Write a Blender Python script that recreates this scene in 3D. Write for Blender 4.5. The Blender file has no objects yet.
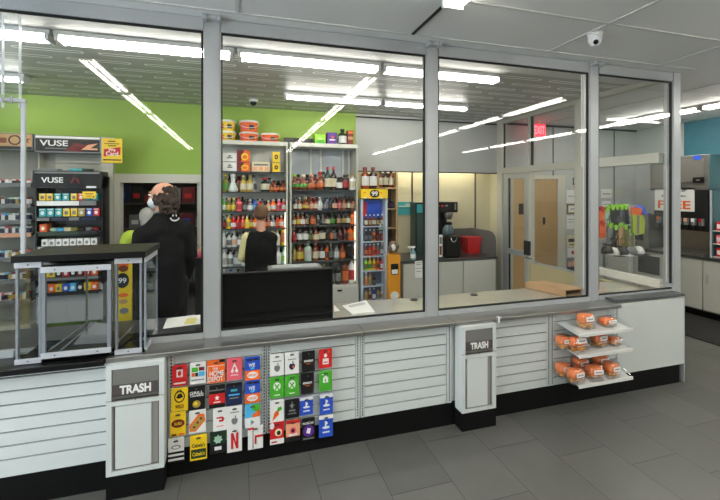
import bpy, bmesh, math, random
from mathutils import Vector, Matrix
random.seed(7)
SC = bpy.context.scene
COL = SC.collection
PI = math.pi
# ---------------------------------------------------------------- camera
F_, CX, CY, H = 397.0, 360.0, 193.0, 1.76
TH = math.atan(118/397.0); SN, CS = math.sin(TH), math.cos(TH)
cam_d = bpy.data.cameras.new('camera'); cam = bpy.data.objects.new('camera', cam_d); COL.objects.link(cam)
cam_d.sensor_width = 36.0; cam_d.lens = 36.0*F_/720.0; cam_d.shift_y = -57.0/720.0
cam_d.clip_start = 0.05; cam_d.clip_end = 60
cam.location = (0, 0, H); cam.rotation_euler = (PI/2, 0, -TH)
SC.camera = cam
# ---------------------------------------------------------------- world, exposure
SC.view_settings.view_transform = 'Standard'; SC.view_settings.look = 'None'
SC.view_settings.gamma = 1.0; SC.view_settings.exposure = 0.2
SC.view_settings.use_curve_mapping = False
SC.cycles.use_denoising = True
SC.cycles.transparent_max_bounces = 24; SC.cycles.max_bounces = 8; SC.cycles.sample_clamp_indirect = 6
wd = bpy.data.worlds.new('world'); SC.world = wd; wd.use_nodes = True
bg = wd.node_tree.nodes['Background']; bg.inputs[0].default_value = (.75, .88, 1, 1); bg.inputs[1].default_value = 0.9
TUBE = 30.0        # radiance of the fluorescent tubes
# added lamp standing in for daylight, at an opening in the unseen left wall
def area(name, loc, rot, sx, sy, power, col):
    d = bpy.data.lights.new(name, 'AREA'); d.shape = 'RECTANGLE'; d.size = sx; d.size_y = sy; d.energy = power; d.color = col
    o = bpy.data.objects.new(name, d); COL.objects.link(o); o.location = loc; o.rotation_euler = rot; return o
area('daylight', (-4.02, .85, 1.5), (0, -PI/2, 0), 1.9, 2.6, 120, (.84, .93, 1.0))

# ---------------------------------------------------------------- pixel -> point helpers (known planes)
def ray(px, py): return (px-CX)/F_, (CY-py)/F_
def atY(px, py, Y):
    u, v = ray(px, py); t = Y/(CS-u*SN); return (t*(SN+u*CS), H+t*v)          # x, z
def atZ(px, py, z):
    u, v = ray(px, py); t = (z-H)/v; return (t*(SN+u*CS), t*(CS-u*SN))        # x, y
def atX(px, py, X):
    u, v = ray(px, py); t = X/(SN+u*CS); return (t*(CS-u*SN), H+t*v)          # y, z

# ---------------------------------------------------------------- materials
def lin(c):
    c = c/255.0
    return c/12.92 if c <= .04045 else ((c+.055)/1.055)**2.4
MATS = {}
def mat(name, rgb=(200, 200, 200), rough=.5, metal=0, emit=0, spec=.5, noise=0, nscale=8, bump=0, coat=0):
    if name in MATS: return MATS[name]
    m = bpy.data.materials.new(name); m.use_nodes = True; MATS[name] = m
    nt = m.node_tree; b = nt.nodes['Principled BSDF']
    c = (lin(rgb[0]), lin(rgb[1]), lin(rgb[2]), 1)
    b.inputs['Base Color'].default_value = c; b.inputs['Roughness'].default_value = rough
    b.inputs['Metallic'].default_value = metal; b.inputs['Specular IOR Level'].default_value = spec
    b.inputs['Coat Weight'].default_value = coat
    if emit:
        b.inputs['Emission Color'].default_value = c; b.inputs['Emission Strength'].default_value = emit
    if noise or bump:
        tc = nt.nodes.new('ShaderNodeTexCoord'); n = nt.nodes.new('ShaderNodeTexNoise')
        n.inputs['Scale'].default_value = nscale; n.inputs['Detail'].default_value = 4
        nt.links.new(tc.outputs['Object'], n.inputs['Vector'])
        if noise:
            mx = nt.nodes.new('ShaderNodeMix'); mx.data_type = 'RGBA'
            mx.inputs[6].default_value = [x*(1-noise) for x in c[:3]]+[1]; mx.inputs[7].default_value = [min(1, x*(1+noise)) for x in c[:3]]+[1]
            nt.links.new(n.outputs['Fac'], mx.inputs[0]); nt.links.new(mx.outputs[2], b.inputs['Base Color'])
        if bump:
            bp = nt.nodes.new('ShaderNodeBump'); bp.inputs['Strength'].default_value = bump; bp.inputs['Distance'].default_value = .01
            nt.links.new(n.outputs['Fac'], bp.inputs['Height']); nt.links.new(bp.outputs[0], b.inputs['Normal'])
    return m
def glassmat(name, tint=(.97, .98, .98), ior=1.5, rough=0.0):
    if name in MATS: return MATS[name]
    m = bpy.data.materials.new(name); m.use_nodes = True; MATS[name] = m
    nt = m.node_tree; nt.nodes.clear()
    out = nt.nodes.new('ShaderNodeOutputMaterial'); mx = nt.nodes.new('ShaderNodeMixShader')
    tr = nt.nodes.new('ShaderNodeBsdfTransparent'); gl = nt.nodes.new('ShaderNodeBsdfGlossy'); fr = nt.nodes.new('ShaderNodeFresnel')
    tr.inputs[0].default_value = (*tint, 1); gl.inputs['Roughness'].default_value = rough
    ge = nt.nodes.new('ShaderNodeNewGeometry'); M = NM(nt)      # the same surface reflectance from either side of a thin sheet
    nt.links.new(M('ADD', ior, M('MULTIPLY', ge.outputs['Backfacing'], 1/ior-ior)), fr.inputs[0])
    nt.links.new(fr.outputs[0], mx.inputs[0]); nt.links.new(tr.outputs[0], mx.inputs[1]); nt.links.new(gl.outputs[0], mx.inputs[2])
    nt.links.new(mx.outputs[0], out.inputs[0]); return m
class NM:   # tiny math-node builder
    def __init__(s, nt): s.nt = nt
    def __call__(s, op, a, b=None, c=None):
        n = s.nt.nodes.new('ShaderNodeMath'); n.operation = op
        for i, v in enumerate((a, b, c)):
            if v is None: continue
            if isinstance(v, (int, float)): n.inputs[i].default_value = v
            else: s.nt.links.new(v, n.inputs[i])
        return n.outputs[0]
def pos_xyz(nt):
    g = nt.nodes.new('ShaderNodeNewGeometry'); sp = nt.nodes.new('ShaderNodeSeparateXYZ')
    nt.links.new(g.outputs['Position'], sp.inputs[0]); return sp.outputs
def mixcol(nt, fac, a, b):
    mx = nt.nodes.new('ShaderNodeMix'); mx.data_type = 'RGBA'
    nt.links.new(fac, mx.inputs[0])
    for i, v in ((6, a), (7, b)):
        if isinstance(v, tuple): mx.inputs[i].default_value = (lin(v[0]), lin(v[1]), lin(v[2]), 1)
        else: nt.links.new(v, mx.inputs[i])
    return mx.outputs[2]
def floor_mat():
    m = mat('floor_tile', (84, 84, 80), .38); nt = m.node_tree; M = NM(nt); X, Y, Z = pos_xyz(nt)
    u = M('DIVIDE', M('SUBTRACT', X, .0383), .3965); col = M('FLOOR', u); fu = M('FRACT', u)
    v = M('DIVIDE', M('ADD', M('SUBTRACT', Y, 2.556), M('MULTIPLY', col, .1984)), .595); row = M('FLOOR', v); fv = M('FRACT', v)
    g = M('MAXIMUM', M('LESS_THAN', fu, .010), M('LESS_THAN', fv, .0075))
    wn = nt.nodes.new('ShaderNodeTexWhiteNoise'); wn.noise_dimensions = '2D'
    cb = nt.nodes.new('ShaderNodeCombineXYZ'); nt.links.new(col, cb.inputs[0]); nt.links.new(row, cb.inputs[1]); nt.links.new(cb.outputs[0], wn.inputs['Vector'])
    n = nt.nodes.new('ShaderNodeTexNoise'); n.inputs['Scale'].default_value = 6; n.inputs['Detail'].default_value = 6
    ge = nt.nodes.new('ShaderNodeNewGeometry'); nt.links.new(ge.outputs['Position'], n.inputs['Vector'])
    f = M('ADD', M('MULTIPLY', wn.outputs['Value'], .4), M('MULTIPLY', n.outputs['Fac'], .6))
    c = mixcol(nt, f, (74, 75, 72), (100, 100, 95)); c = mixcol(nt, g, c, (38, 38, 38))
    b = nt.nodes['Principled BSDF']; nt.links.new(c, b.inputs['Base Color'])
    nt.links.new(M('ADD', .3, M('MULTIPLY', n.outputs['Fac'], .2)), b.inputs['Roughness'])
    bp = nt.nodes.new('ShaderNodeBump'); bp.inputs['Strength'].default_value = .5; bp.inputs['Distance'].default_value = .002; bp.invert = True
    nt.links.new(g, bp.inputs['Height']); nt.links.new(bp.outputs[0], b.inputs['Normal'])
    return m
def slot_ceiling_mat():
    m = mat('pressed_metal_ceiling', (200, 202, 198), .4); nt = m.node_tree; M = NM(nt); X, Y, Z = pos_xyz(nt)
    r = M('DIVIDE', Y, .205); row = M('FLOOR', r); fy = M('MULTIPLY', M('SUBTRACT', M('FRACT', r), .5), .205)
    xs = M('DIVIDE', M('ADD', X, M('MULTIPLY', M('MODULO', row, 2), .30)), .60); fx = M('ABSOLUTE', M('MULTIPLY', M('SUBTRACT', M('FRACT', xs), .5), .60))
    dx = M('MAXIMUM', M('SUBTRACT', fx, .215), 0)
    d = M('SUBTRACT', M('SQRT', M('ADD', M('MULTIPLY', dx, dx), M('MULTIPLY', fy, fy))), .024)
    ring = M('LESS_THAN', M('ABSOLUTE', d), .0105)
    c = mixcol(nt, ring, (172, 174, 171), (255, 255, 255))  # highlight along each slot's pressed edge painted as a white outline
    inner = M('LESS_THAN', d, -.0105); c = mixcol(nt, inner, c, (140, 142, 140))
    b = nt.nodes['Principled BSDF']; nt.links.new(c, b.inputs['Base Color'])
    bp = nt.nodes.new('ShaderNodeBump'); bp.inputs['Strength'].default_value = .6; bp.inputs['Distance'].default_value = .01
    nt.links.new(M('SMOOTH_MIN', M('ABSOLUTE', d), .02, .01), bp.inputs['Height']); nt.links.new(bp.outputs[0], b.inputs['Normal'])
    return m
# palette: short key -> (word, rgb)
PAL = {'am': ('amber', (120, 52, 16)), 'dk': ('dark brown', (40, 18, 12)), 'bk': ('black', (14, 14, 15)), 'gn': ('green', (70, 170, 40)), 'dg': ('dark green', (20, 50, 30)),
       'ol': ('olive', (120, 116, 40)), 'cl': ('clear', (205, 212, 210)), 'rd': ('red', (200, 30, 34)), 'or': ('orange', (236, 104, 26)), 'yl': ('yellow', (242, 205, 30)),
       'bl': ('blue', (36, 80, 190)), 'pk': ('pink', (232, 96, 110)), 'pe': ('peach', (240, 170, 130)), 'wh': ('white', (238, 238, 235)), 'cr': ('cream', (230, 218, 176)),
       'tn': ('tan', (190, 150, 100)), 'tl': ('teal', (60, 170, 180)), 'gd': ('gold', (176, 150, 70)), 'gy': ('grey', (120, 122, 122)), 'pu': ('purple', (88, 40, 140)),
       'lg': ('lime green', (150, 220, 40)), 'dr': ('dark red', (110, 20, 24)), 'nv': ('navy', (20, 30, 70)), 'pg': ('pale green', (170, 205, 180)), 'cy': ('light blue', (80, 180, 230))}
def pm(k, rough=.35): return mat('paint_'+PAL[k][0].replace(' ', '_'), PAL[k][1], rough)
def pml(k):
    c = PAL[k][1]; g = sum(c)/3; return mat('label_paper_'+PAL[k][0].replace(' ', '_'), tuple((v*.72+g*.28)*.9 for v in c), .5)
def gm(k): return mat('bottle_glass_'+PAL[k][0].replace(' ', '_'), PAL[k][1], .08, coat=.5)

# ---------------------------------------------------------------- mesh helpers
class MB:
    def __init__(s): s.bm = bmesh.new()
    def box(s, x0, x1, y0, y1, z0, z1, bev=0):
        vs = [s.bm.verts.new(p) for p in ((x0, y0, z0), (x1, y0, z0), (x1, y1, z0), (x0, y1, z0), (x0, y0, z1), (x1, y0, z1), (x1, y1, z1), (x0, y1, z1))]
        fs = [s.bm.faces.new([vs[i] for i in f]) for f in ((3, 2, 1, 0), (4, 5, 6, 7), (0, 1, 5, 4), (1, 2, 6, 5), (2, 3, 7, 6), (3, 0, 4, 7))]
        if bev:
            es = {e for f in fs for e in f.edges}
            bmesh.ops.bevel(s.bm, geom=list(es), offset=bev, segments=2, affect='EDGES', profile=.5)
        return s
    def prism(s, pts, a0, a1, axis='y'):
        """extrude polygon; pts 2-D in the other two axes (order x,z / y,z / x,y)"""
        def P(p, a): return {'y': (p[0], a, p[1]), 'x': (a, p[0], p[1]), 'z': (p[0], p[1], a)}[axis]
        A = [s.bm.verts.new(P(p, a0)) for p in pts]; B = [s.bm.verts.new(P(p, a1)) for p in pts]
        n = len(pts); s.bm.faces.new(A); s.bm.faces.new(B[::-1])
        for i in range(n): s.bm.faces.new((A[i], B[i], B[(i+1) % n], A[(i+1) % n]))
        return s
    def hexa(s, P):   # 8 points, bottom 4 then top 4
        vs = [s.bm.verts.new(p) for p in P]
        for f in ((3, 2, 1, 0), (4, 5, 6, 7), (0, 1, 5, 4), (1, 2, 6, 5), (2, 3, 7, 6), (3, 0, 4, 7)): s.bm.faces.new([vs[i] for i in f])
        return s
    def tube(s, pts, r, n=8, r1=None):
        pts = [Vector(p) for p in pts]; rings = []
        for i, p in enumerate(pts):
            d = (pts[min(i+1, len(pts)-1)]-pts[max(i-1, 0)]).normalized()
            up = Vector((0, 0, 1)) if abs(d.z) < .9 else Vector((1, 0, 0))
            a = d.cross(up).normalized(); b = d.cross(a)
            rr = r if r1 is None else r+(r1-r)*i/(len(pts)-1)
            rings.append([s.bm.verts.new(p+rr*(math.cos(2*PI*k/n)*a+math.sin(2*PI*k/n)*b)) for k in range(n)])
        for A, B in zip(rings, rings[1:]):
            for k in range(n): s.bm.faces.new((A[k], A[(k+1) % n], B[(k+1) % n], B[k]))
        s.bm.faces.new(rings[0][::-1]); s.bm.faces.new(rings[-1]); return s
    def lathe(s, prof, c=(0, 0, 0), n=16, sx=1, sy=1):
        rings = [[s.bm.verts.new((c[0]+r*sx*math.cos(2*PI*k/n), c[1]+r*sy*math.sin(2*PI*k/n), c[2]+z)) for k in range(n)] for r, z in prof]
        for A, B in zip(rings, rings[1:]):
            for k in range(n): s.bm.faces.new((A[k], A[(k+1) % n], B[(k+1) % n], B[k]))
        s.bm.faces.new(rings[0][::-1]); s.bm.faces.new(rings[-1]); return s
    def ell(s, c, r, n=12, rot=None):
        mtx = Matrix.Translation(c) @ (rot.to_4x4() if rot else Matrix()) @ Matrix.Diagonal((*r, 1))
        bmesh.ops.create_uvsphere(s.bm, u_segments=n, v_segments=max(6, n*2//3), radius=1, matrix=mtx); return s
    def mesh(s, name):
        bmesh.ops.recalc_face_normals(s.bm, faces=s.bm.faces[:]); me = bpy.data.meshes.new(name); s.bm.to_mesh(me); s.bm.free(); return me
    def obj(s, name, m, parent=None, smooth=False, loc=None):
        me = s.mesh(name)
        if loc is not None: me.transform(Matrix.Translation([-v for v in loc]))
        if m: me.materials.append(m)
        if smooth: me.polygons.foreach_set('use_smooth', [True]*len(me.polygons))
        o = bpy.data.objects.new(name, me); COL.objects.link(o)
        if loc is not None: o.location = loc
        if parent: attach(o, parent)
        return o
WM = {}
def attach(o, p):   # parent keeping the world placement of children built in world space
    o.parent = p
    o.matrix_parent_inverse = WM.get(p.name, Matrix.Translation(p.location)).inverted()
def thing(name, label, cat, loc=(0, 0, 0), group=None):
    o = bpy.data.objects.new(name, None); COL.objects.link(o); o.location = loc; o.empty_display_size = .05
    o['label'] = label; o['category'] = cat
    if group: o['group'] = group
    WM[o.name] = Matrix.Translation(loc)
    return o
def tag(o, label, cat, group=None):
    o['label'] = label; o['category'] = cat
    if group: o['group'] = group
    return o
def struct(o): o['kind'] = 'structure'; return o
def sub(o, p):      # child of a mesh built in world space (identity matrix)
    o.parent = p; o.matrix_parent_inverse = Matrix.Identity(4) if p.location.length == 0 else Matrix.Translation(p.location).inverted()
    if p.parent: o.matrix_parent_inverse = Matrix.Identity(4)
    return o
def text_obj(name, body, rect, depth, m, parent=None, facing='y', thick=.002, shear=0, bold=.02):
    """lettering fitted into rect=(a0,a1,z0,z1); facing -Y at y=depth, or facing -X at x=depth (a runs along -Y)"""
    cu = bpy.data.curves.new('t', 'FONT'); cu.body = body; cu.extrude = .02; cu.offset = bold; cu.shear = shear; cu.align_x = 'CENTER'
    tmp = bpy.data.objects.new('t', cu); COL.objects.link(tmp)
    dg = bpy.context.evaluated_depsgraph_get(); me = bpy.data.meshes.new_from_object(tmp.evaluated_get(dg)); bpy.data.objects.remove(tmp)
    xs = [v.co.x for v in me.vertices]; ys = [v.co.y for v in me.vertices]; x0, x1, y0, y1 = min(xs), max(xs), min(ys), max(ys)
    a0, a1, z0, z1 = rect
    for v in me.vertices:
        fx = (v.co.x-x0)/(x1-x0); fz = (v.co.y-y0)/(y1-y0); t = v.co.z/.02*.5*thick
        if facing == 'y': v.co = (a0+fx*(a1-a0), depth-t, z0+fz*(z1-z0))
        else: v.co = (depth-t, a0+fx*(a1-a0), z0+fz*(z1-z0))
    me.name = name; me.materials.clear(); me.materials.append(m)
    o = bpy.data.objects.new(name, me); COL.objects.link(o)
    if parent: attach(o, parent)
    return o
def ellipse_pts(cx, cz, rx, rz, n=20, a0=0, a1=2*PI): return [(cx+rx*math.cos(a0+(a1-a0)*k/n), cz+rz*math.sin(a0+(a1-a0)*k/n)) for k in range(n)]

# ---------------------------------------------------------------- shared materials
M_alu = mat('brushed_aluminium', (178, 182, 184), .42, .35, noise=.04, nscale=30)
M_gasket = mat('black_rubber', (12, 12, 13), .6)
M_glass = glassmat('window_glass', ior=1.36); M_acr = glassmat('clear_acrylic', (.95, .97, .98), 1.49)
M_white = mat('white_laminate', (206, 212, 210), .45, noise=.03, nscale=5)
M_slat = mat('white_slatwall', (208, 215, 214), .42, noise=.03, nscale=4)
M_dark = mat('dark_groove', (32, 30, 34), .8)
M_kick = mat('black_kick_vinyl', (8, 8, 9), .6, spec=.2)
M_steel = mat('stainless_steel', (150, 150, 148), .28, .85, noise=.08, nscale=14)
M_ltgy = mat('light_grey_steel', (186, 190, 192), .4, .3)
M_cream = mat('cream_panel', (218, 212, 182), .6, noise=.03, nscale=4)
M_grey = mat('grey_wall_panel', (188, 191, 188), .6, noise=.05, nscale=3)
M_green = mat('lime_green_wall', (150, 182, 78), .65, noise=.03, nscale=3)
M_teal = mat('teal_wall_paint', (56, 114, 130), .5, noise=.15, nscale=9)
M_beige = mat('beige_metal', (186, 186, 172), .5)
M_black = mat('satin_black', (12, 12, 13), .35, spec=.35)
M_gloss = mat('glossy_black_screen', (4, 4, 5), .08, spec=.25)
M_chrome = mat('chrome', (215, 218, 222), .12, 1)
M_tube = mat('lit_fluorescent_tube', (255, 250, 240), .5, emit=TUBE)
M_wpaper = mat('white_paper', (236, 236, 232), .8)
M_fix = mat('white_enamel_fixture', (225, 225, 222), .4)
M_ceil = mat('painted_ceiling_board', (226, 228, 228), .7, noise=.03, nscale=2)
M_wood = mat('tan_wood_door', (206, 168, 112), .5, noise=.08, nscale=6)

ZC = 2.92; YF = 2.80; YK = 2.69; YB = 5.60; XS = 4.0
# ================================================================ SETTING
struct(MB().box(-4, 7.1, -6, 8.0, -.05, 0).obj('floor', floor_mat()))
# front ceiling (camera side and the aisle to the right of the booth)
cb = MB(); cb.box(-4, 7.1, -6, 2.9, ZC, ZC+.05); cb.box(XS+.05, 7.1, 2.9, 8, ZC, ZC+.05)
struct(cb.obj('ceiling', M_ceil))
tb = MB()
for k, x in enumerate((-3.66, -2.45, -1.24, -.029, 2.405, 3.62, 4.83, 6.05)): tb.box(x-.012, x+.012, -6, 2.66 if x < 4 else 5.6, ZC-.006, ZC-.0005)
for y in (-5.16, -3.94, -2.73, -1.52, -.3, .91, 2.115): tb.box(-4, 7.1, y-.012, y+.012, ZC-.007, ZC-.0015)
tb.box(-4, 4.05, 2.66, 2.684, ZC-.008, ZC-.0005)
for y in (3.33, 4.54): tb.box(4.06, 7.1, y-.012, y+.012, ZC-.007, ZC-.0015)
struct(tb.obj('trim_1', mat('ceiling_tee', (205, 207, 206), .5)))
sk = MB().box(1.181, 1.2, -6, 2.66, ZC-.009, ZC-.0005); struct(sk.obj('trim_2', M_dark))
struct(MB().box(-4, XS+.05, 2.9, YB, ZC, ZC+.05).obj('ceiling_booth', slot_ceiling_mat()))
tr = MB().box(-4, XS, 2.905, 3.2, ZC-.02, ZC-.001); struct(tr.obj('trim_3', mat('white_ceiling_strip', (215, 216, 214), .6)))
# back wall with doorway and alcove opening
DX0, DX1, DZ = -1.46, -.52, 1.90; AZ = 2.085; AX0, AX1 = 1.62, 4.02
wb = MB().box(-4, DX0, YB, YB+.1, 0, ZC).box(DX0, DX1, YB, YB+.1, DZ, ZC).box(DX1, 1.60, YB, YB+.1, 0, ZC)
struct(wb.obj('wall_back', M_green))
struct(MB().box(1.60, XS+.1, YB, YB+.1, AZ, ZC).obj('wall_bulkhead', M_grey))
struct(MB().box(1.6, XS+.1, YB-.012, YB-.001, AZ-.012, AZ+.003).box(1.6, XS, YB-.01, YB-.001, ZC-.05, ZC-.03).obj('trim_4', M_dark))
struct(MB().box(1.5, 4.3, 6.0, 6.1, 0, ZC).box(1.5, 1.62, YB+.1, 6.0, 0, ZC).box(4.16, 4.3, YB+.1, 6.0, 0, ZC).box(1.62, 4.16, YB+.1, 6.0, AZ+.2, AZ+.25).obj('wall_alcove', M_cream))
sm = MB()
for px in (412, 475):
    x = atY(px, 200, 6.0)[0]; sm.box(x-.012, x+.012, 5.985, 5.999, .8, AZ+.2)
struct(sm.obj('trim_5', mat('dark_wood_batten', (92, 78, 64), .5)))
struct(MB().box(4.10, 7.1, YB, YB+.1, 0, ZC).obj('wall_far', M_grey))
sm = MB()
for px in (614, 553, 640):
    x = atY(px, 140, YB)[0]; sm.box(x-.008, x+.008, YB-.006, YB-.0005, 0, ZC)
sm.box(4.1, 7.0, YB-.02, YB-.0005, ZC-.03, ZC-.001)
struct(sm.obj('trim_6', M_dark))
XR = 7.0
struct(MB().box(XR, XR+.1, -6, YB, 0, ZC).obj('wall_right', M_grey))
struct(MB().box(XR-.02, XR-.001, -1, 4.75, 2.25, ZC-.001).obj('wall_band_right', M_teal))
wl = MB().box(-4.1, -4, -6, -.5, 0, ZC).box(-4.1, -4, 2.2, 8, 0, ZC).box(-4.1, -4, -.5, 2.2, 0, .5).box(-4.1, -4, -.5, 2.2, 2.5, ZC)
struct(wl.obj('wall_left', M_grey)); struct(MB().box(-4, 7.1, -6.1, -6, 0, ZC).obj('wall_front', mat('dim_store_wall', (120, 118, 112), .8)))
# store room behind the doorway
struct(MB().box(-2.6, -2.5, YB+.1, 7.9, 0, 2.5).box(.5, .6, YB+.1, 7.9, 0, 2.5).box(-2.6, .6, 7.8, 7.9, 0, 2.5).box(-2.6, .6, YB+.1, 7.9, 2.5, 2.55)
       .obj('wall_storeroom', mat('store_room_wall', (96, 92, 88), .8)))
fr = MB().box(DX0-.10, DX0, YB-.03, YB-.001, 0, DZ+.1).box(DX1, DX1+.07, YB-.03, YB-.001, 0, DZ+.1).box(DX0, DX1, YB-.03, YB-.001, DZ, DZ+.1).box(DX0, DX0+.012, YB-.03, YB+.11, 0, DZ).box(DX1-.008, DX1, YB-.03, YB+.11, 0, DZ).box(DX0, DX1, YB-.03, YB+.11, DZ-.01, DZ)
d1 = struct(fr.obj('door_1', mat('cream_door_frame', (205, 203, 190), .5)))
lf = MB().box(DX1-.05, DX1-.008, YB+.06, YB+.86, .01, DZ-.01).obj('door_leaf', mat('white_painted_door', (190, 190, 184), .5)); lf.parent = d1
o = MB().box(DX1-.062, DX1-.05, YB+.66, YB+.72, .95, 1.2).tube([(DX1-.06, YB+.69, 1.0), (DX1-.11, YB+.69, 1.0)], .018).obj('door_handle', M_black); o.parent = d1
# front partition: posts, rails, panes
posts = [(-.19, .057), (1.404, .055), (3.01, .062), (4.02, .055)]
allp = [-3.38, -1.785] + [p for p, _ in posts]
PX = [-3.38, -1.785, -.19, 1.418, 3.015, 4.025]
for i, x in enumerate(PX):
    w = .044
    pb = MB().box(x-w, x+w, YF, YF+.03, .80, ZC-.002).box(x-.028, x+.028, YF+.03, YF+.11, .80, ZC-.003)
    pb.box(x-w-.010, x+w+.010, YF+.006, YF+.03, .80, ZC-.003)
    struct(pb.obj('trim_%d' % (10+i), M_alu))
    if -1 < x < 4:
        struct(MB().box(x-.055, x-.032, YF-.06, YF-.001, ZC-.035, ZC-.002).box(x+.032, x+.055, YF-.06, YF-.001, ZC-.035, ZC-.002).box(x-.03, x+.03, YF-.05, YF-.001, ZC-.025, ZC-.002).obj('trim_%d' % (20+i), M_ltgy))
ZG0, ZG1 = .850, 2.82
for i in range(5):
    a, b = PX[i]+.0565, PX[i+1]-.0565
    fb = MB()
    fb.box(a, b, YF, YF+.035, .80, ZG0-.012) if i != 1 else fb.box(a, -1.28, YF, YF+.035, .80, ZG0-.012).box(-.56, b, YF, YF+.035, .80, ZG0-.012)
    fb.box(a, b, YF, YF+.035, ZG1+.012, ZC-.002)
    fb.box(a, b, YF+.035, YF+.1, ZC-.03, ZC-.003).box(a, b, YF+.035, YF+.1, .80, .815)
    wn = struct(fb.obj('window_%d' % (i+1), M_alu))
    zz = ZG0+(.0 if i < 4 else .04)
    g = MB()
    if i == 1: g.box(a, -1.30, YF+.015, YF+.023, zz, 1.42).box(-.56, b, YF+.015, YF+.023, zz, 1.42).box(a, b, YF+.015, YF+.023, 1.42, ZG1)
    else: g.box(a, b, YF+.015, YF+.023, zz, ZG1)
    g = g.obj('glass_pane', M_glass); g.parent = wn
    k = MB().box(a, a+.008, YF+.010, YF+.028, zz, ZG1).box(b-.012, b, YF+.010, YF+.028, zz, ZG1).box(a, b, YF+.010, YF+.028, ZG1, ZG1+.012)
    if i != 1: k.box(a, b, YF+.010, YF+.028, ZG0-.012, ZG0)
    else: k.box(-.56, b, YF+.010, YF+.028, ZG0-.012, ZG0)
    k = k.obj('gasket', M_gasket); k.parent = wn
    if i in (3, 4):   # bead chain / perforated strip at the right edge
        c = MB()
        for q in range(40): c.box(b-.045, b-.032 if q % 2 else b-.026, YF+.04, YF+.048, 2.0+q*.0205, 2.014+q*.0205)
        c.box(b-.024, b-.02, YF+.04, YF+.048, .9, ZG1)
        c = c.obj('slotted_strip', M_fix); c.parent = wn
# side wall of the booth (glazed, runs back from the last post)
sw = MB().box(XS-.044, XS+.044, 2.91, 4.77, 0, .76)
struct(sw.obj('wall_side', mat('cream_low_wall', (205, 192, 150), .6, noise=.04)))
sf = MB()
for y0, y1 in ((5.40, 5.52), (4.775, 4.80), (3.84, 3.96)): sf.box(XS-.05, XS+.05, y0, y1, 0, ZC-.002)
sf.box(XS-.044, XS+.044, 3.84, 5.52, 2.065, 2.155).box(XS-.04, XS+.04, 2.91, 5.52, ZC-.06, ZC-.002)
struct(sf.obj('trim_30', mat('off_white_frame', (196, 194, 182), .45)))
struct(MB().box(XS-.062, XS+.05, 2.912, 3.838, 2.06, 2.16).obj('trim_32', mat('white_sill_rail', (232, 228, 216), .4)))
struct(MB().box(XS-.055, XS+.04, 2.91, 3.84, .82, .89).obj('trim_31', mat('white_sill_rail', (224, 220, 206), .4)))
w6 = struct(MB().box(XS-.03, XS+.03, 3.96, 4.775, .76, .775).obj('window_6', M_alu))
g = MB().box(XS-.005, XS+.005, 2.92, 3.84, .89, 2.065).box(XS-.005, XS+.005, 2.92, 3.84, 2.155, ZC-.06).box(XS-.005, XS+.005, 3.96, 4.775, .775, 2.065).box(XS-.005, XS+.005, 3.96, 4.775, 2.155, ZC-.06).box(XS-.005, XS+.005, 4.8, 5.4, 2.155, ZC-.06)
g = g.obj('glass_pane', M_glass); g.parent = w6
g = MB().box(XS-.012, XS+.012, 4.80, 4.812, 2.155, ZC-.06).box(XS-.012, XS+.012, 5.388, 5.4, 2.155, ZC-.06).box(XS-.012, XS+.012, 4.75, 4.775, 2.155, ZC-.06).obj('gasket', M_gasket); g.parent = w6
d = MB().box(XS-.025, XS+.025, 5.28, 5.395, .01, 2.06).box(XS-.025, XS+.025, 4.805, 4.90, .01, 2.06).box(XS-.025, XS+.025, 4.9, 5.28, 1.99, 2.06).box(XS-.025, XS+.025, 4.9, 5.28, .82, .90).box(XS-.025, XS+.025, 4.9, 5.28, .01, .2)
d2 = struct(d.obj('door_2', M_alu))
g = MB().box(XS-.005, XS+.005, 4.9, 5.28, .9, 1.99).box(XS-.005, XS+.005, 4.9, 5.28, .2, .82).obj('glass_pane', M_glass); g.parent = d2
g = MB().box(XS-.01, XS+.01, 5.262, 5.28, .2, 1.99).obj('gasket', M_gasket); g.parent = d2
g = MB().box(XS-.06, XS-.025, 4.76, 4.88, .86, 1.07, .008).obj('door_lock', M_black); g.parent = d2
g = MB().tube([(XS-.06, 4.80, .83), (XS-.10, 4.80, .83), (XS-.10, 4.66, .83)], .012).obj('door_handle', M_chrome); g.parent = d2
# tan double door in the far wall
xa, xb, xc = 4.30, 4.70, 5.20
d3 = struct(MB().box(xa-.05, xa, YB-.03, YB-.001, 0, 2.0).box(xc, xc+.16, YB-.03, YB-.001, 0, 2.0).box(xa-.05, xc+.16, YB-.03, YB-.001, 2.0, 2.06).obj('door_3', mat('pale_door_frame', (206, 204, 190), .5)))
g = MB().box(xa+.003, xb-.02, YB-.025, YB-.001, .01, 1.99).obj('door_leaf', M_wood); g.parent = d3
g = MB().box(xb-.02, xb+.0, YB-.03, YB-.001, .01, 1.99).obj('door_edge', mat('pale_wood_edge', (224, 196, 150), .5)); g.parent = d3
g = MB().box(xb+.003, xc-.003, YB-.022, YB-.001, .01, 1.99).obj('door_leaf', mat('brown_wood_door', (178, 142, 90), .5, noise=.08)); g.parent = d3
for px, py in ((521, 209),):
    x, z = atY(px, py, YB-.03); g = MB().box(x-.045, x+.045, YB-.04, YB-.026, z-.09, z+.09, .01).obj('door_plate', M_black); g.parent = d3
x, z = atY(544, 221, YB-.03); g = MB().box(x-.02, x+.02, YB-.04, YB-.024, z-.06, z+.06).obj('door_lock', M_dark); g.parent = d3
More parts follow.
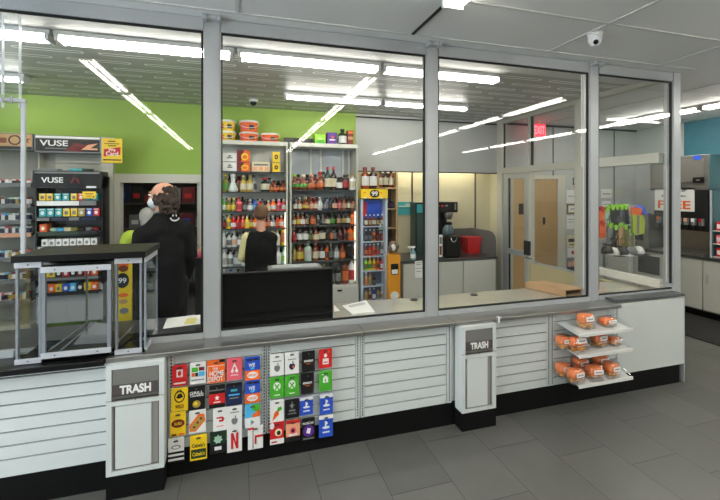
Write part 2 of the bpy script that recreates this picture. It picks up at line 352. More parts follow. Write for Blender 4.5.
# front counter body behind the slats, and its right end, plinth
# ---------------------------------------------------------------- serving counter
ct = thing('serving_counter', 'long white slatwall counter with black kick below the glazed partition', 'counter', (1.4, 2.75, 0))
MB().box(-3.9, 3.95, YK+.02, 2.9, .17, .765).obj('body', M_white, ct)
MB().box(-3.9, -.44, YK, 2.9, 0, .17).box(-.44, 3.90, YK+.004, 2.9, 0, .17).obj('kick_plate', M_kick, ct)
def slat(x0, x1, zt=.765, first=.693, n=8):
    b = MB(); zs = [zt]+[first-.0762*k for k in range(n) if first-.0762*k > .2]+[.172]
    for k in range(len(zs)-1): b.box(x0, x1, YK, YK+.016, zs[k+1]+(.0045 if k < len(zs)-2 else 0), zs[k]-(.0045 if k else 0))
    b.obj('slat_panel', M_slat, ct)
    MB().box(x0, x1, YK+.014, YK+.018, .175, zt-.01).obj('slat_groove', M_dark, ct)
x_up = [-.42, .155, .81, 1.465]
slat(-3.9, -.765, .765, .725, 8)
slat(-.40, .125); slat(.185, .765); slat(.835, 1.48); slat(1.845, 2.40, first=.693); slat(2.47, 3.14)
MB().box(3.15, 3.95, YK-.002, YK+.02, .17, .79).obj('end_panel', M_white, ct)
MB().box(3.95, 3.962, YK-.002, 2.9, .0, .79).obj('corner_strip', M_alu, ct)
for x0, x1 in ((-.438, -.402), (.128, .152), (.158, .182), (.768, .796), (.804, .832), (1.486, 1.522), (2.402, 2.434), (2.438, 2.468)):
    MB().box(x0, x1, YK-.002, YK+.016, .172, .765).obj('upright', M_slat, ct)
    b = MB(); xm = (x0+x1)/2
    for q in range(28): b.box(xm-.004, xm+.004, YK-.0035, YK-.001, .185+q*.0205, .197+q*.0205)
    b.obj('upright_slot', M_dark, ct)
# worktops
lg = MB().box(-.757, 3.12, 2.62, YF-.001, .773, .80, .003)
tag(lg.obj('counter_ledge', M_steel, loc=(1.2, 2.7, .773)), 'narrow stainless steel ledge running along the front under the windows', 'worktop')
tag(MB().box(3.135, 3.955, 2.68, YF-.001, .80, .825, .002).obj('window_sill', mat('dark_steel_sill', (96, 100, 102), .35, .6), loc=(3.5, 2.7, .8)), 'short dark sill board above the plain white end panel', 'sill')
tag(MB().box(-3.9, -.76, 2.60, YF-.001, .768, .80, .004).obj('black_countertop', M_black, loc=(-2, 2.7, .77)), 'black edged counter top at the left beneath the acrylic case', 'worktop')
LED = bpy.data.objects['counter_ledge']
for x in (.81, 1.52):
    b = MB().box(x-.001, x+.001, 2.6185, 2.79, .7725, .8008).obj('seam', M_dark); b.parent = LED; b.matrix_parent_inverse = Matrix.Translation(LED.location).inverted()
tag(MB().box(-3.9, -.17, 2.912, 3.40, .755, .79, .003).obj('dark_worktop', mat('dark_grey_worktop', (58, 60, 62), .3), loc=(-2, 3.1, .755)), 'dark grey worktop behind the first window and the display case', 'worktop')
inn = MB().box(-.165, XS-.06, 2.912, 3.40, .755, .79, .003)
tag(inn.obj('service_worktop', mat('cream_laminate_worktop', (206, 204, 194), .2, .45, noise=.08, nscale=6), loc=(1, 3.1, .755)), 'glossy worktop on the clerk side of the glass', 'worktop')
tag(MB().box(-3.9, XS-.06, 2.912, 3.30, 0, .75).obj('service_cabinet', M_ltgy, loc=(1, 3.1, 0)), 'grey cabinet under the clerk side worktop', 'cabinet')

# ---------------------------------------------------------------- trash cabinets
def trash(x0, x1, label, y=2.585):
    t = thing('trash_cabinet', label, 'trash bin', ((x0+x1)/2, 2.63, 0), 'trash cabinets in the counter front')
    w = x1-x0
    body = MB().box(x0, x1, y+.02, YK-.003, .135, .772).box(x0, x0+.028, y, y+.02, .135, .772).box(x1-.028, x1, y, y+.02, .135, .772)
    body.box(x0+.028, x1-.028, y, y+.02, .745, .772).box(x0+.028, x1-.028, y, y+.02, .135, .158).box(x0+.028, x1-.028, y, y+.02, .535, .56)
    body.obj('body', M_white, t)
    MB().box(x0, x1, y+.001, YK-.003, .001, .134).obj('kick_plate', M_kick, t)
    MB().box(x0+.045, x1-.07, y+.004, y+.019, .168, .528, .003).obj('door', M_white, t)
    for qa, qb, qc, qd in ((x0+.038, x0+.041, .162, .532), (x0+.038, x1-.03, .160, .164), (x0+.038, x1-.03, .530, .534), (x1-.036, x1-.032, .162, .532), (x0, x1, .5655, .568)):
        MB().box(qa, qb, y-.0015 if qc > .56 else y+.012, y+.0168, qc, qd).obj('seam', mat('brown_grey_seam', (96, 86, 80), .7), t)
    MB().box((x0+x1)/2-.004, (x0+x1)/2+.004, y-.004, y, .558, .566).obj('latch', M_steel, t)
    MB().box(x0+.030, x1-.03, y+.017, y+.021, .16, .534).obj('door_gap', mat('shadow_gap_grey', (150, 150, 146), .7), t)
    f = MB().box(x0+.032, x1-.032, y+.003, y+.018, .575, .742).obj('flap', mat('grey_flap_plastic', (112, 112, 108), .5), t)
    MB().box(x0+.033, x1-.033, y-.001, y+.003, .592, .655).obj('sign_band', mat('dark_sign_band', (78, 70, 70), .5), t)
    MB().box(x0+.033, x1-.033, y-.003, y+.004, .576, .590).obj('flap_edge', M_steel, t)
    text_obj('lettering', 'TRASH', (x0+.070, x1-.070, .598, .650), y-.0015, pm('wh'), t, bold=.04)
trash(-.745, -.442, 'white trash cabinet with grey TRASH flap left of the gift cards')
trash(1.552, 1.842, 'white trash cabinet with grey TRASH flap in the middle of the counter')

# ---------------------------------------------------------------- lights
def fixture(name, x0, y0, x1, y1, label, group, seg=1.2, tubes=2, z=ZC-.06):
    L = math.hypot(x1-x0, y1-y0); n = max(1, round(L/seg)); dx, dy = (x1-x0)/n, (y1-y0)/n
    ux, uy = dx/math.hypot(dx, dy), dy/math.hypot(dx, dy); px, py = -uy, ux
    for k in range(n):
        ax, ay = x0+dx*k, y0+dy*k; bx, by = ax+dx, ay+dy
        t = thing(name, label(k, n), 'ceiling light', ((ax+bx)/2, (ay+by)/2, ZC), group)
        b = MB(); w = .065
        e = .012
        A = [(ax+ux*e+px*w, ay+uy*e+py*w), (bx-ux*e+px*w, by-uy*e+py*w), (bx-ux*e-px*w, by-uy*e-py*w), (ax+ux*e-px*w, ay+uy*e-py*w)]
        b.prism(A, ZC-.035, ZC-.002, 'z'); b.obj('housing', M_fix, t)
        for s in ((-.5, .5) if tubes == 2 else (0,)):
            ox, oy = px*w*1.1*s, py*w*1.1*s
            MB().tube([(ax+ux*.05+ox, ay+uy*.05+oy, z+.005), (bx-ux*.05+ox, by-uy*.05+oy, z+.005)], .017, 8).obj('tube', M_tube, t)
        for q, sg in (((ax, ay), 1), ((bx, by), -1)):
            c = (q[0]+sg*ux*.03, q[1]+sg*uy*.03)
            P = [(c[0]+ux*.012+px*w, c[1]+uy*.012+py*w), (c[0]-ux*.012+px*w, c[1]-uy*.012+py*w), (c[0]-ux*.012-px*w, c[1]-uy*.012-py*w), (c[0]+ux*.012-px*w, c[1]+uy*.012-py*w)]
            MB().prism(P, z-.015, ZC-.03, 'z').obj('lamp_holder', M_fix, t)
ordn = ['first', 'second', 'third', 'fourth', 'fifth', 'sixth', 'seventh', 'eighth', 'ninth', 'tenth', 'eleventh', 'twelfth', 'thirteenth', 'fourteenth', 'fifteenth', 'sixteenth']
fixture('strip_light', -2.54, 3.38, 2.44, 3.38, lambda k, n: 'twin tube strip light in the near ceiling row behind the glass, %s from the left' % ordn[k], 'near row of booth strip lights', 1.25)
fixture('strip_light', .45, 4.65, 2.87, 4.65, lambda k, n: 'strip light in the rear ceiling row near the liquor cabinets, %s one' % ('left', 'right')[k], 'rear row of booth strip lights', 1.22, 1)
fixture('strip_light', -3.3, 4.7, -2.02, 4.7, lambda k, n: 'short strip light at the far left above the cigarette racks', 'rear row of booth strip lights', 1.3, 1)
for i, x in enumerate((-1.24, 1.19, 3.62)):
    fixture('shop_light', x, 2.12 if i == 1 else 1.93, x, -5.2, lambda k, n: 'twin tube light in the %s shop ceiling row, %s from the glass' % (('left', 'middle', 'right')[i], ordn[k]), 'shop ceiling lights', 1.2)
fixture('shop_light', 5.8, 5.0, 5.8, -4.0, lambda k, n: 'aisle ceiling light above the drinks counter, %s from the back wall' % ordn[k], 'aisle ceiling lights', 1.28)
# warm lamp in the alcove, mounted under its ceiling
t = thing('alcove_lamp', 'warm lamp strip hidden above the alcove opening', 'light', (2.9, 5.8, AZ+.14))
MB().box(1.9, 3.9, 5.76, 5.84, AZ+.12, AZ+.165).obj('housing', M_fix, t)
MB().tube([(1.95, 5.8, AZ+.1), (3.85, 5.8, AZ+.1)], .014).obj('tube', mat('warm_tube', (255, 243, 216), .5, emit=20), t)
# ---------------------------------------------------------------- cameras, exit sign
t = thing('dome_camera', 'white dome security camera on the shop ceiling right of centre', 'camera', (2.453, 2.274, ZC))
MB().lathe([(.05, -.02), (.052, 0)], (2.453, 2.274, ZC-.001)).obj('base', M_fix, t, True)
MB().lathe([(.012, -.095), (.03, -.09), (.042, -.06), (.046, -.02)], (2.453, 2.274, ZC)).obj('housing', mat('camera_white', (225, 225, 228), .35), t, True)
MB().ell((2.435, 2.25, ZC-.075), (.018, .018, .018)).obj('lens', M_gloss, t, True)
t = thing('dome_camera', 'small dark dome camera on the booth ceiling above the liquor cabinet', 'camera', (.136, 5.1, ZC))
MB().lathe([(.055, -.03), (.055, 0)], (.136, 5.1, ZC-.001)).obj('base', M_fix, t, True)
MB().ell((.136, 5.1, ZC-.035), (.04, .04, .045)).obj('lens', M_gloss, t, True)
ex, ez = atY(539.5, 130, 5.3)
t = thing('exit_sign', 'red lit EXIT sign hanging by the tan door', 'sign', (ex, 5.3, ez))
MB().box(ex-.12, ex+.12, 5.3, 5.34, ez-.10, ez+.10, .004).obj('housing', mat('exit_red', (224, 28, 56), .4, emit=1.6), t)
text_obj('lettering', 'EXIT', (ex-.10, ex+.10, ez-.065, ez+.065), 5.297, mat('exit_letters', (255, 150, 160), .4, emit=1.1), t)
MB().box(ex-.012, ex+.012, 5.31, 5.33, ez+.10, ZC-.002).obj('stem', M_fix, t)

# ================================================================ GIFT CARDS
# picture items in unit card space: ('r',col,x0,z0,x1,z1) rectangle, ('e',col,cx,cz,rx,rz) ellipse, ('t',col,text,x0,z0,x1,z1), ('p',col,[(x,z)...])
def unit_art(art, x0, x1, z0, z1, y, parent):
    W, Hh = x1-x0, z1-z0; d = 0
    for it in art:
        d += 1; yy = y-.0006*d; k, c = it[0], it[1]
        if k == 't':
            text_obj('lettering', it[2], (x0+it[3]*W, x0+it[5]*W, z0+it[4]*Hh, z0+it[6]*Hh), yy, pm(c, .5), parent, thick=.0005); continue
        b = MB()
        if k == 'r': b.box(x0+it[2]*W, x0+it[4]*W, yy, y+.0004, z0+it[3]*Hh, z0+it[5]*Hh); nm = 'printed_panel'
        elif k == 'e': b.prism([(x0+px*W, z0+pz*Hh) for px, pz in ellipse_pts(it[2], it[3], it[4], it[5])], yy, y+.0004); nm = 'emblem'
        else: b.prism([(x0+px*W, z0+pz*Hh) for px, pz in it[2]], yy, y+.0004); nm = 'emblem'
        b.obj(nm, pm(c, .5), parent)
def star(cx, cz, r, r2=.4, n=5, k=1): return [(cx+(r if i % 2 == 0 else r*r2)*math.sin(PI*i/n), cz+k*(r if i % 2 == 0 else r*r2)*math.cos(PI*i/n)) for i in range(2*n)]
apple = lambda c: [('e', c, .42, .36, .13, .12), ('e', c, .58, .36, .13, .12), ('e', c, .5, .30, .16, .10), ('e', c, .56, .54, .04, .05)]
xbox = [('e', 'wh', .5, .55, .26, .20), ('p', 'gn', [(.32, .62), (.38, .68), (.5, .57), (.62, .68), (.68, .62), (.56, .52), (.68, .38), (.6, .36), (.5, .48), (.4, .36), (.32, .38), (.44, .52)]), ('r', 'wh', .3, .12, .7, .16)]
pst = [('r', 'wh', 0, .82, 1, 1), ('p', 'wh', [(.42, .42), (.42, .74), (.6, .68), (.62, .58), (.52, .58), (.52, .42)]), ('e', 'wh', .5, .44, .26, .06), ('r', 'wh', .25, .2, .75, .26)]
wex = [('r', 'or', 0, 0, 1, .42), ('e', 'wh', .5, .22, .36, .14), ('t', 'or', 'DINE OUT', .22, .17, .78, .27), ('t', 'wh', 'WE', .24, .58, .66, .74), ('e', 'cy', .5, .52, .14, .05), ('r', 'nv', .1, .86, .9, .93)]
amz = [('t', 'wh', 'amazon', .16, .48, .84, .58), ('p', 'or', [(.25, .42), (.5, .36), (.75, .43), (.5, .40)])]
cards = [  # x0,y0,x1,y1 px, base colour, art, label
 (172,365,187,386,'rd',[('r','wh',.3,.42,.72,.78),('e','rd',.5,.6,.12,.12),('r','wh',.1,.1,.9,.17)],'red gift card with a white shopping bag picture'),
 (190,362,206,384,'wh',[('r','gn',.1,.56,.5,.76),('r','dr',.55,.6,.9,.76),('r','or',.1,.36,.3,.52),('r','bk',.33,.36,.5,.52),('r','cy',.55,.36,.9,.56),('r','gy',.1,.18,.9,.22)],'white gift card with green, black and blue colour blocks'),
 (207,360,225,383,'or',[('r','bk',.68,.88,1,1),('r','wh',.04,.74,.98,.76),('r','wh',.02,.04,.05,.74),('t','wh','THE',.3,.56,.6,.68),('t','wh','HOME',.14,.32,.94,.54),('t','wh','DEPOT',.08,.08,.88,.30)],'orange home improvement gift card with white slanted square lettering'),
 (227,358,242,380,'pk',[('p','wh',[(.5,.78),(.24,.38),(.36,.32),(.5,.44),(.64,.32),(.76,.38)]),('e','pk',.5,.52,.09,.09),('t','wh','airbnb',.25,.2,.75,.28)],'pink gift card with white looped emblem'),
 (245,357,260,380,'bl',wex,'blue and orange dining gift card on the top row'),
 (171,388,188,411,'yl',[('e','bk',.5,.62,.32,.26),('e','yl',.5,.62,.25,.20),('p','bk',[(.3,.58),(.42,.74),(.62,.76),(.72,.6),(.5,.54)]),('t','dr','WILD',.24,.12,.76,.28)],'yellow gift card with black round animal emblem'),
 (188,386,205,410,'bk',[('t','wh','GRILL',.1,.66,.9,.78),('t','wh','TAVERN',.1,.56,.9,.64),('e','gd',.5,.25,.24,.15),('e','yl',.45,.28,.12,.08)],'black gift card with white lettering and gold food picture'),
 (209,385,225,408,'bk',[('r','rd',.0,.18,1,.62),('p','wh',star(.5,.44,.17,k=.75)),('r','wh',.28,.24,.72,.28),('r','gy',0,.76,1,.8)],'black gift card with red band and white star'),
 (226,383,242,405,'nv',[('r','tl',.3,.62,.7,.72),('r','cy',.15,.44,.85,.5),('r','gy',.22,.3,.78,.34),('r','bk',0,.88,1,1)],'dark navy gift card with teal block and small pale lines'),
 (245,380,260,403,'bl',wex,'blue and orange dining gift card on the second row'),
 (170,412,186,436,'yl',[('e','dr',.5,.52,.42,.17),('t','yl','SUBS',.26,.46,.74,.58),('r','dr',.1,.03,.4,.1),('r','or',.55,.03,.9,.1)],'yellow gift card with dark red oval emblem'),
 (189,410,206,433,'wh',[('p','or',[(.05,.1),(.0,.35),(.55,.82),(.9,.8),(.95,.5),(.4,.08)]),('p','gd',[(.12,.16),(.1,.32),(.6,.72),(.84,.7),(.86,.54),(.4,.16)]),('e','dr',.3,.28,.07,.05),('e','dr',.5,.46,.07,.05),('e','dr',.7,.62,.07,.05)],'white gift card with a golden sandwich picture'),
 (213,408,227,431,'wh',[('p','rd',[(.2,.6),(.68,.62),(.82,.52),(.72,.4),(.45,.4),(.4,.48),(.62,.48),(.64,.54),(.28,.55)]),('r','pk',.25,.2,.75,.23)],'white gift card with red swoosh mark'),
 (227,406,242,429,'wh',apple('gy')+[('r','gy',.2,.72,.8,.75)],'white gift card with a grey fruit emblem in the left bay'),
 (245,404,260,427,'cy',[('p','gn',[(.4,.98),(1,.98),(1,.6),(.5,.72)]),('p','or',[(.5,.55),(1,.72),(1,.45),(.5,.4)]),('r','wh',0,0,1,.42),('p','cy',[(.38,.1),(.38,.34),(.5,.22)]),('p','gn',[(.38,.34),(.62,.22),(.5,.22)]),('p','rd',[(.38,.1),(.62,.22),(.5,.22)])],'multicoloured gift card with play triangle on white base'),
 (168,438,184,462,'wh',[('r','bk',.0,.34,1,.43),('r','bk',0,.16,1,.25),('r','bk',0,.0,1,.06),('e','gy',.5,.62,.3,.08),('e','wh',.5,.62,.22,.05)],'white gift card with black stripes at the lower left'),
 (190,435,207,460,'yl',[('r','dg',.06,.08,.94,.44),('t','dg',"Cabela's",.12,.52,.88,.68),('t','yl',"Cabela's",.14,.18,.86,.34)],'yellow gift card with green script lettering'),
 (210,431,226,453,'dg',[('p','pg',star(.5,.62,.3,.7,7,.7)),('r','bk',0,0,1,.4),('r','wh',.28,.14,.72,.3)],'dark green gift card with pale leafy emblem'),
 (227,428,242,452,'wh',[('p','rd',[(.26,.14),(.26,.8),(.42,.8),(.6,.4),(.6,.8),(.76,.8),(.76,.14),(.6,.14),(.42,.54),(.42,.14)])],'white gift card with a tall red letter N'),
 (248,426,263,449,'wh',[('r','rd',.0,.86,.4,.95),('r','rd',.45,.5,1,.6),('r','rd',.45,.22,.56,.5),('p','gy',[(.3,.05),(.36,.05),(.36,.85),(.3,.85)])],'white rounded gift card with red G shaped mark'),
 (270,354,284,376,'wh',apple('gy')+[('r','gy',.2,.66,.8,.69)],'white gift card with grey fruit emblem, left in the top row of the right bay'),
 (285,352,299,374,'wh',apple('nv')+[('e','or',.58,.32,.07,.06),('r','gy',.2,.66,.8,.69)],'white gift card with dark multicoloured fruit emblem'),
 (302,351,315,372,'bk',amz,'black gift card with white word over orange curve, upper of two'),
 (319,349,332,368,'rd',[('r','wh',.28,.2,.74,.5),('r','rd',.36,.28,.66,.34),('e','wh',.5,.66,.12,.1),('e','or',.7,.85,.1,.06)],'red gift card with white badge at the top right'),
 (270,377,284,398,'gn',xbox,'green gift card with white crossed sphere, left of two'),
 (285,375,299,396,'gn',xbox,'green gift card with white crossed sphere, right of two'),
 (301,373,314,394,'bk',amz,'black gift card with white word over orange curve, lower of two'),
 (319,371,332,391,'gn',[('r','wh',.3,.42,.7,.68),('e','wh',.5,.68,.14,.08),('r','gn',.46,.46,.54,.6),('r','wh',.2,.82,.5,.86)],'green gift card with white shop bag'),
 (270,400,284,422,'wh',[('p','or',[(.16,.06),(.3,.42),(.46,.52),(.64,.46),(.62,.32)]),('p','gn',[(.5,.5),(.56,.66),(.68,.66),(.8,.7),(.86,.56),(.74,.5),(.62,.48)])],'white gift card with an orange carrot picture'),
 (285,399,299,418,'gy',[('p','bk',[(0,0),(1,0),(1,1),(0,1)]),('p','gy',star(.5,.66,.2,.5,4,.8)),('r','gy',.28,.36,.72,.44),('r','gy',.2,.22,.8,.26)],'charcoal gift card with grey star emblem'),
 (300,397,313,415,'bl',pst,'blue gift card with white game console mark, left of the three'),
 (320,394,333,414,'bl',pst,'blue gift card with white game console mark, upper right'),
 (270,422,284,444,'rd',[('r','wh',0,0,1,.24),('e','cr',.6,.52,.26,.17),('e','dk',.62,.5,.14,.1),('r','rd',.1,.08,.5,.14),('e','wh',.14,.85,.16,.14)],'red gift card with cream round picture and white foot'),
 (286,420,300,441,'pe',[('r','rd',0,.84,1,1),('e','pk',.5,.5,.24,.16),('e','dk',.5,.5,.12,.09),('r','bk',0,0,1,.22),('r','wh',.2,.26,.8,.34)],'red and peach patterned gift card with black foot'),
 (302,418,315,440,'bk',[('t','wh','ROBLOX',.1,.72,.9,.82),('e','pu',.5,.42,.42,.26),('p','wh',[(.32,.34),(.42,.56),(.68,.52),(.6,.28)]),('r','gy',.1,.05,.9,.1)],'black gift card with white tilted cube picture'),
 (319,415,333,437,'bl',pst,'blue gift card with white game console mark, lower right'),
]
for x0, y0, x1, y1, base, art, lab in cards:
    yc = 2.655; xm, ym = (x0+x1)/2, (y0+y1)/2
    X0, X1 = atY(x0, ym, yc)[0], atY(x1, ym, yc)[0]; Z1, Z0 = atY(xm, y0, yc)[1], atY(xm, y1, yc)[1]
    t = thing('gift_card', lab, 'gift card', ((X0+X1)/2, yc, Z0), 'gift cards hanging on the slatwall')
    MB().box(X0, X1, yc, yc+.006, Z0, Z1, .0018).obj('card', pm(base, .4), t)
    unit_art(art, X0, X1, Z0, Z1, yc, t)
    xc = (X0+X1)/2; zh = Z1-.016
    MB().prism([(xc+a, zh+b) for a, b in [(-.013, -.004), (-.013, .003), (-.004, .004), (0, .008), (.004, .004), (.013, .003), (.013, -.004)]], yc-.009, yc-.0065).obj('hang_hole', M_dark, t)
    hk = MB().tube([(xc, YK-.001, zh+.001), (xc, yc-.02, zh+.001), (xc, yc-.024, zh+.01)], .0022, 6).obj('card_hook', M_steel, ct)

# ================================================================ SANDWICH RACK + PACKS
rk = thing('tray_rack', 'three tier white tray rack with clear bottoms on the slatwall', 'rack', (2.76, 2.6, .2))
trays = [(.688, .655), (.522, .492), (.304, .262)]
RX0, RX1, RYF = 2.49, 3.02, 2.45
for zb, zf in trays:
    t0 = MB().hexa([(RX0, RYF, zf), (RX1, RYF, zf), (RX1, YK-.004, zb), (RX0, YK-.004, zb), (RX0, RYF, zf+.005), (RX1, RYF, zf+.005), (RX1, YK-.004, zb+.005), (RX0, YK-.004, zb+.005)])
    t0.obj('tray', mat('frosted_white_tray', (205, 208, 206), .35), rk)
    MB().box(RX0-.006, RX1+.006, RYF-.008, RYF, zf-.008, zf+.018, .002).obj('front_lip', M_fix, rk)
    for x in (RX0, RX1):
        MB().hexa([(x-.003, RYF, zf), (x+.003, RYF, zf), (x+.003, YK-.004, zb), (x-.003, YK-.004, zb), (x-.003, RYF, zf+.02), (x+.003, RYF, zf+.02), (x+.003, YK-.004, zb+.075), (x-.003, YK-.004, zb+.075)]).obj('side_panel', M_acr, rk)
mat_pack = glassmat('pack_clear_plastic', (.93, .94, .95), 1.75, .06)
def pack(x, y, z, rz, tilt, lab, w=.10, h=.085, d=.085, orange='or'):
    t = thing('sandwich_pack', lab, 'food pack', (x, y, z), 'clear packs of orange wrapped food on the tray rack')
    def shell(s, zc, hs=1):
        b = MB(); h_ = h*hs; prof = [(.46*w*s, 0), (.5*w*s, h_*.5), (.5*w*s, h_*.55), (.44*w*s, h_)]
        rings = []
        for r, zz in prof:
            pts = []
            for k in range(20):
                a = 2*PI*k/20; ca, sa = math.cos(a), math.sin(a)
                pts.append((x+r*math.copysign(abs(ca)**.35, ca), y+r*d/w*math.copysign(abs(sa)**.35, sa), z+zc+zz))
            rings.append([b.bm.verts.new(p) for p in pts])
        for A, B in zip(rings, rings[1:]):
            for k in range(20): b.bm.faces.new((A[k], A[(k+1) % 20], B[(k+1) % 20], B[k]))
        b.bm.faces.new(rings[0][::-1]); b.bm.faces.new(rings[-1]); return b
    shell(1, 0).obj('clear_shell', mat_pack, t, True)
    b = MB(); n = 20
    for z0_, z1_, r0, r1 in ((h*.40, h*.93, .455, .40),):
        rg = []
        for r, zz in ((r0*.9, z0_), (r0, z0_+.004), (r0, (z0_+z1_)/2), (r1, z1_-.004), (r1*.85, z1_)):
            rg.append([b.bm.verts.new((x+r*w*math.copysign(abs(math.cos(2*PI*k/n))**.5, math.cos(2*PI*k/n)), y+r*d*math.copysign(abs(math.sin(2*PI*k/n))**.5, math.sin(2*PI*k/n)), z+zz)) for k in range(n)])
        for A, B in zip(rg, rg[1:]):
            for k in range(n): b.bm.faces.new((A[k], A[(k+1) % n], B[(k+1) % n], B[k]))
        b.bm.faces.new(rg[0][::-1]); b.bm.faces.new(rg[-1])
    b.obj('orange_wrapper', mat('orange_food_wrap', (252, 130, 70), .45, noise=.22, nscale=30), t, True)
    f = MB(); rr = random.Random(int(x*1000+z*77))
    for q in range(26): f.ell((x+rr.uniform(-.34, .34)*w, y+rr.uniform(-.33, .33)*d, z+.013+rr.uniform(0, .26)*h), (.016, .013, .010), 8)
    g = f.obj('food', mat('golden_food', (226, 160, 84), .5, noise=.25, nscale=40), t, True); g['kind'] = 'stuff'
    MB().box(x-.30*w, x+.30*w, y-.515*d, y-.505*d, z+h*.50, z+h*.80, .003).obj('paper_label', pm('wh', .5), t)
    text_obj('lettering', 'chicken', (x-.22*w, x+.22*w, z+h*.60, z+h*.70), y-.518*d, pm('dr'), t, thick=.0008)
    MB().box(x-.42*w, x+.42*w, y-.512*d, y-.498*d, z+h*.36, z+h*.385).obj('lid_rim', mat('pack_rim', (230, 232, 232), .3), t)
    t.rotation_euler = (tilt, 0, rz)
packs = [(0, 586, 328, 2.55, 0, -.1, 'packed food, upright orange pack on the top tray, left', .105, .095), (0, 607, 326, 2.55, .1, 0, 'packed food, low orange pack on the top tray, right', .12, .055),
 (1, 563, 350, 2.60, 0, 0, 'orange food pack at the left back of the middle tray', .09, .08), (1, 580, 355, 2.51, 0, -.35, 'orange food pack tilted forward on the middle tray', .12, .1),
 (1, 598, 349, 2.56, .1, 0, 'orange food pack right of the tilted one on the middle tray', .11, .095), (1, 613, 347, 2.56, 0, 0, 'small low pack at the right end of the middle tray', .10, .05),
 (2, 563, 377, 2.60, 0, 0, 'orange food pack at the left back of the bottom tray', .10, .085), (2, 580, 370, 2.63, 0, 0, 'orange food pack second from left at the back of the bottom tray', .10, .085),
 (2, 600, 368, 2.63, 0, 0, 'orange food pack at the right back of the bottom tray', .11, .085), (2, 575, 384, 2.51, .1, 0, 'orange food pack at the left front of the bottom tray', .11, .09),
 (2, 594, 380, 2.51, -.1, 0, 'orange food pack in the middle front of the bottom tray', .11, .09), (2, 611, 376, 2.51, .1, 0, 'orange food pack at the right front of the bottom tray', .10, .09)]
for ti, px, py, Y, rz, tl, lab, w, h in packs:
    x = atY(px, py, Y)[0]; zb, zf = trays[ti]; z = zf+(zb-zf)*(Y-.04-RYF)/(YK-RYF)+.008
    pack(x, Y, z, rz, tl, lab, w*1.22, h*1.28, .10)

# ================================================================ BOTTLES
BC = {}
def bmesh_cache(kind, part, m):
    key = (kind, part, m.name)
    if key in BC: return BC[key]
    b = MB(); n = 14
    if part == 'body':
        prof = {'r': [(.42, 0), (.5, .02), (.5, .56), (.40, .66), (.18, .76), (.16, .93)], 's': [(.46, 0), (.5, .03), (.5, .66), (.36, .74), (.2, .78), (.2, .9)],
                'k': [(.3, 0), (.5, .04), (.44, .25), (.2, .55), (.24, .72), (.2, .93)], 'f': [(.3, 0), (.48, .08), (.5, .3), (.44, .52), (.2, .62), (.16, .88)],
                'j': [(.45, 0), (.5, .03), (.5, .78), (.42, .86), (.42, .9)]}[kind]
        b.lathe(prof, n=n, sy=.6 if kind == 'f' else 1)
    elif part == 'label':
        z0, z1 = {'r': (.14, .5), 's': (.16, .58), 'k': (.08, .2), 'f': (.18, .40), 'j': (.15, .7)}[kind]
        r = .515
        pts = [(r*math.sin(a), -r*math.cos(a)*(.62 if kind == 'f' else 1)) for a in [(-1.25+2.5*i/8) for i in range(9)]]
        inn = [(p[0]*.94, p[1]*.94) for p in pts[::-1]]
        b.prism(pts+inn, z0, z1, 'z')
    else:
        r = {'r': .2, 's': .26, 'k': .26, 'f': .22, 'j': .47}[kind]
        b.lathe([(r, .86 if kind != 'r' else .88), (r, 1.0)], n=10)
    me = b.mesh('bottle_'+part); me.materials.append(m)
    if part != 'label': me.polygons.foreach_set('use_smooth', [True]*len(me.polygons))
    BC[key] = me; return me
WORD = {'r': 'bottle', 's': 'square shouldered bottle', 'k': 'flask', 'f': 'round flask', 'j': 'jar'}
def bottle(x, y, z, w, h, bc, lc, cc, kind, where, group, nm='liquor_bottle'):
    t = bpy.data.objects.new(nm, None); COL.objects.link(t); t.location = (x, y, z); t.scale = (w, w, h); t.empty_display_size = .05
    t['label'] = '%s %s with %s label, %s' % (PAL[bc][0], WORD[kind], PAL[lc][0], where); t['category'] = 'bottle'; t['group'] = group
    for part, m in (('body', gm(bc)), ('label', pml(lc)), ('cap', pm(cc, .4))):
        o = bpy.data.objects.new(part, bmesh_cache(kind, part, m)); COL.objects.link(o); o.parent = t
ORD = ordn
BK = ['dk', 'cl', 'am', 'dg', 'bk', 'dr', 'gy']; BK2 = ['cr', 'wh', 'gy', 'tn', 'rd', 'gd', 'bk']
def row(spec, py, Y, where, group, zs=None, nm='liquor_bottle', dz=0):
    back = 'cabinet' in where and 'base' not in where
    items = spec.split()
    for i, it in enumerate(items):
        f = it.split(':'); px, w, h = float(f[0]), float(f[1]), float(f[2]); kind = f[6] if len(f) > 6 else 'r'
        x, z = atY(px, py, Y)
        if zs is not None: z = zs
        t = Y/(CS-(px-CX)/F_*SN); k = t/F_
        bottle(x, Y, z+.001+dz, w*k*1.1, h*k*1.28, f[3], f[4], f[5], kind, '%s from left on %s' % (ORD[i], where), group, nm)
        if back and i < len(items)-1 and h < 17:
            bottle(x+w*k*.62, Y+.105, z+.001+dz, w*k*1.05, h*k*1.32, BK[(i*5+len(items)) % len(BK)], BK2[(i*3) % len(BK2)], 'bk' if f[3] != 'cl' else 'wh', 'r', 'behind the %s from left on %s' % (ORD[i], where), group, nm)

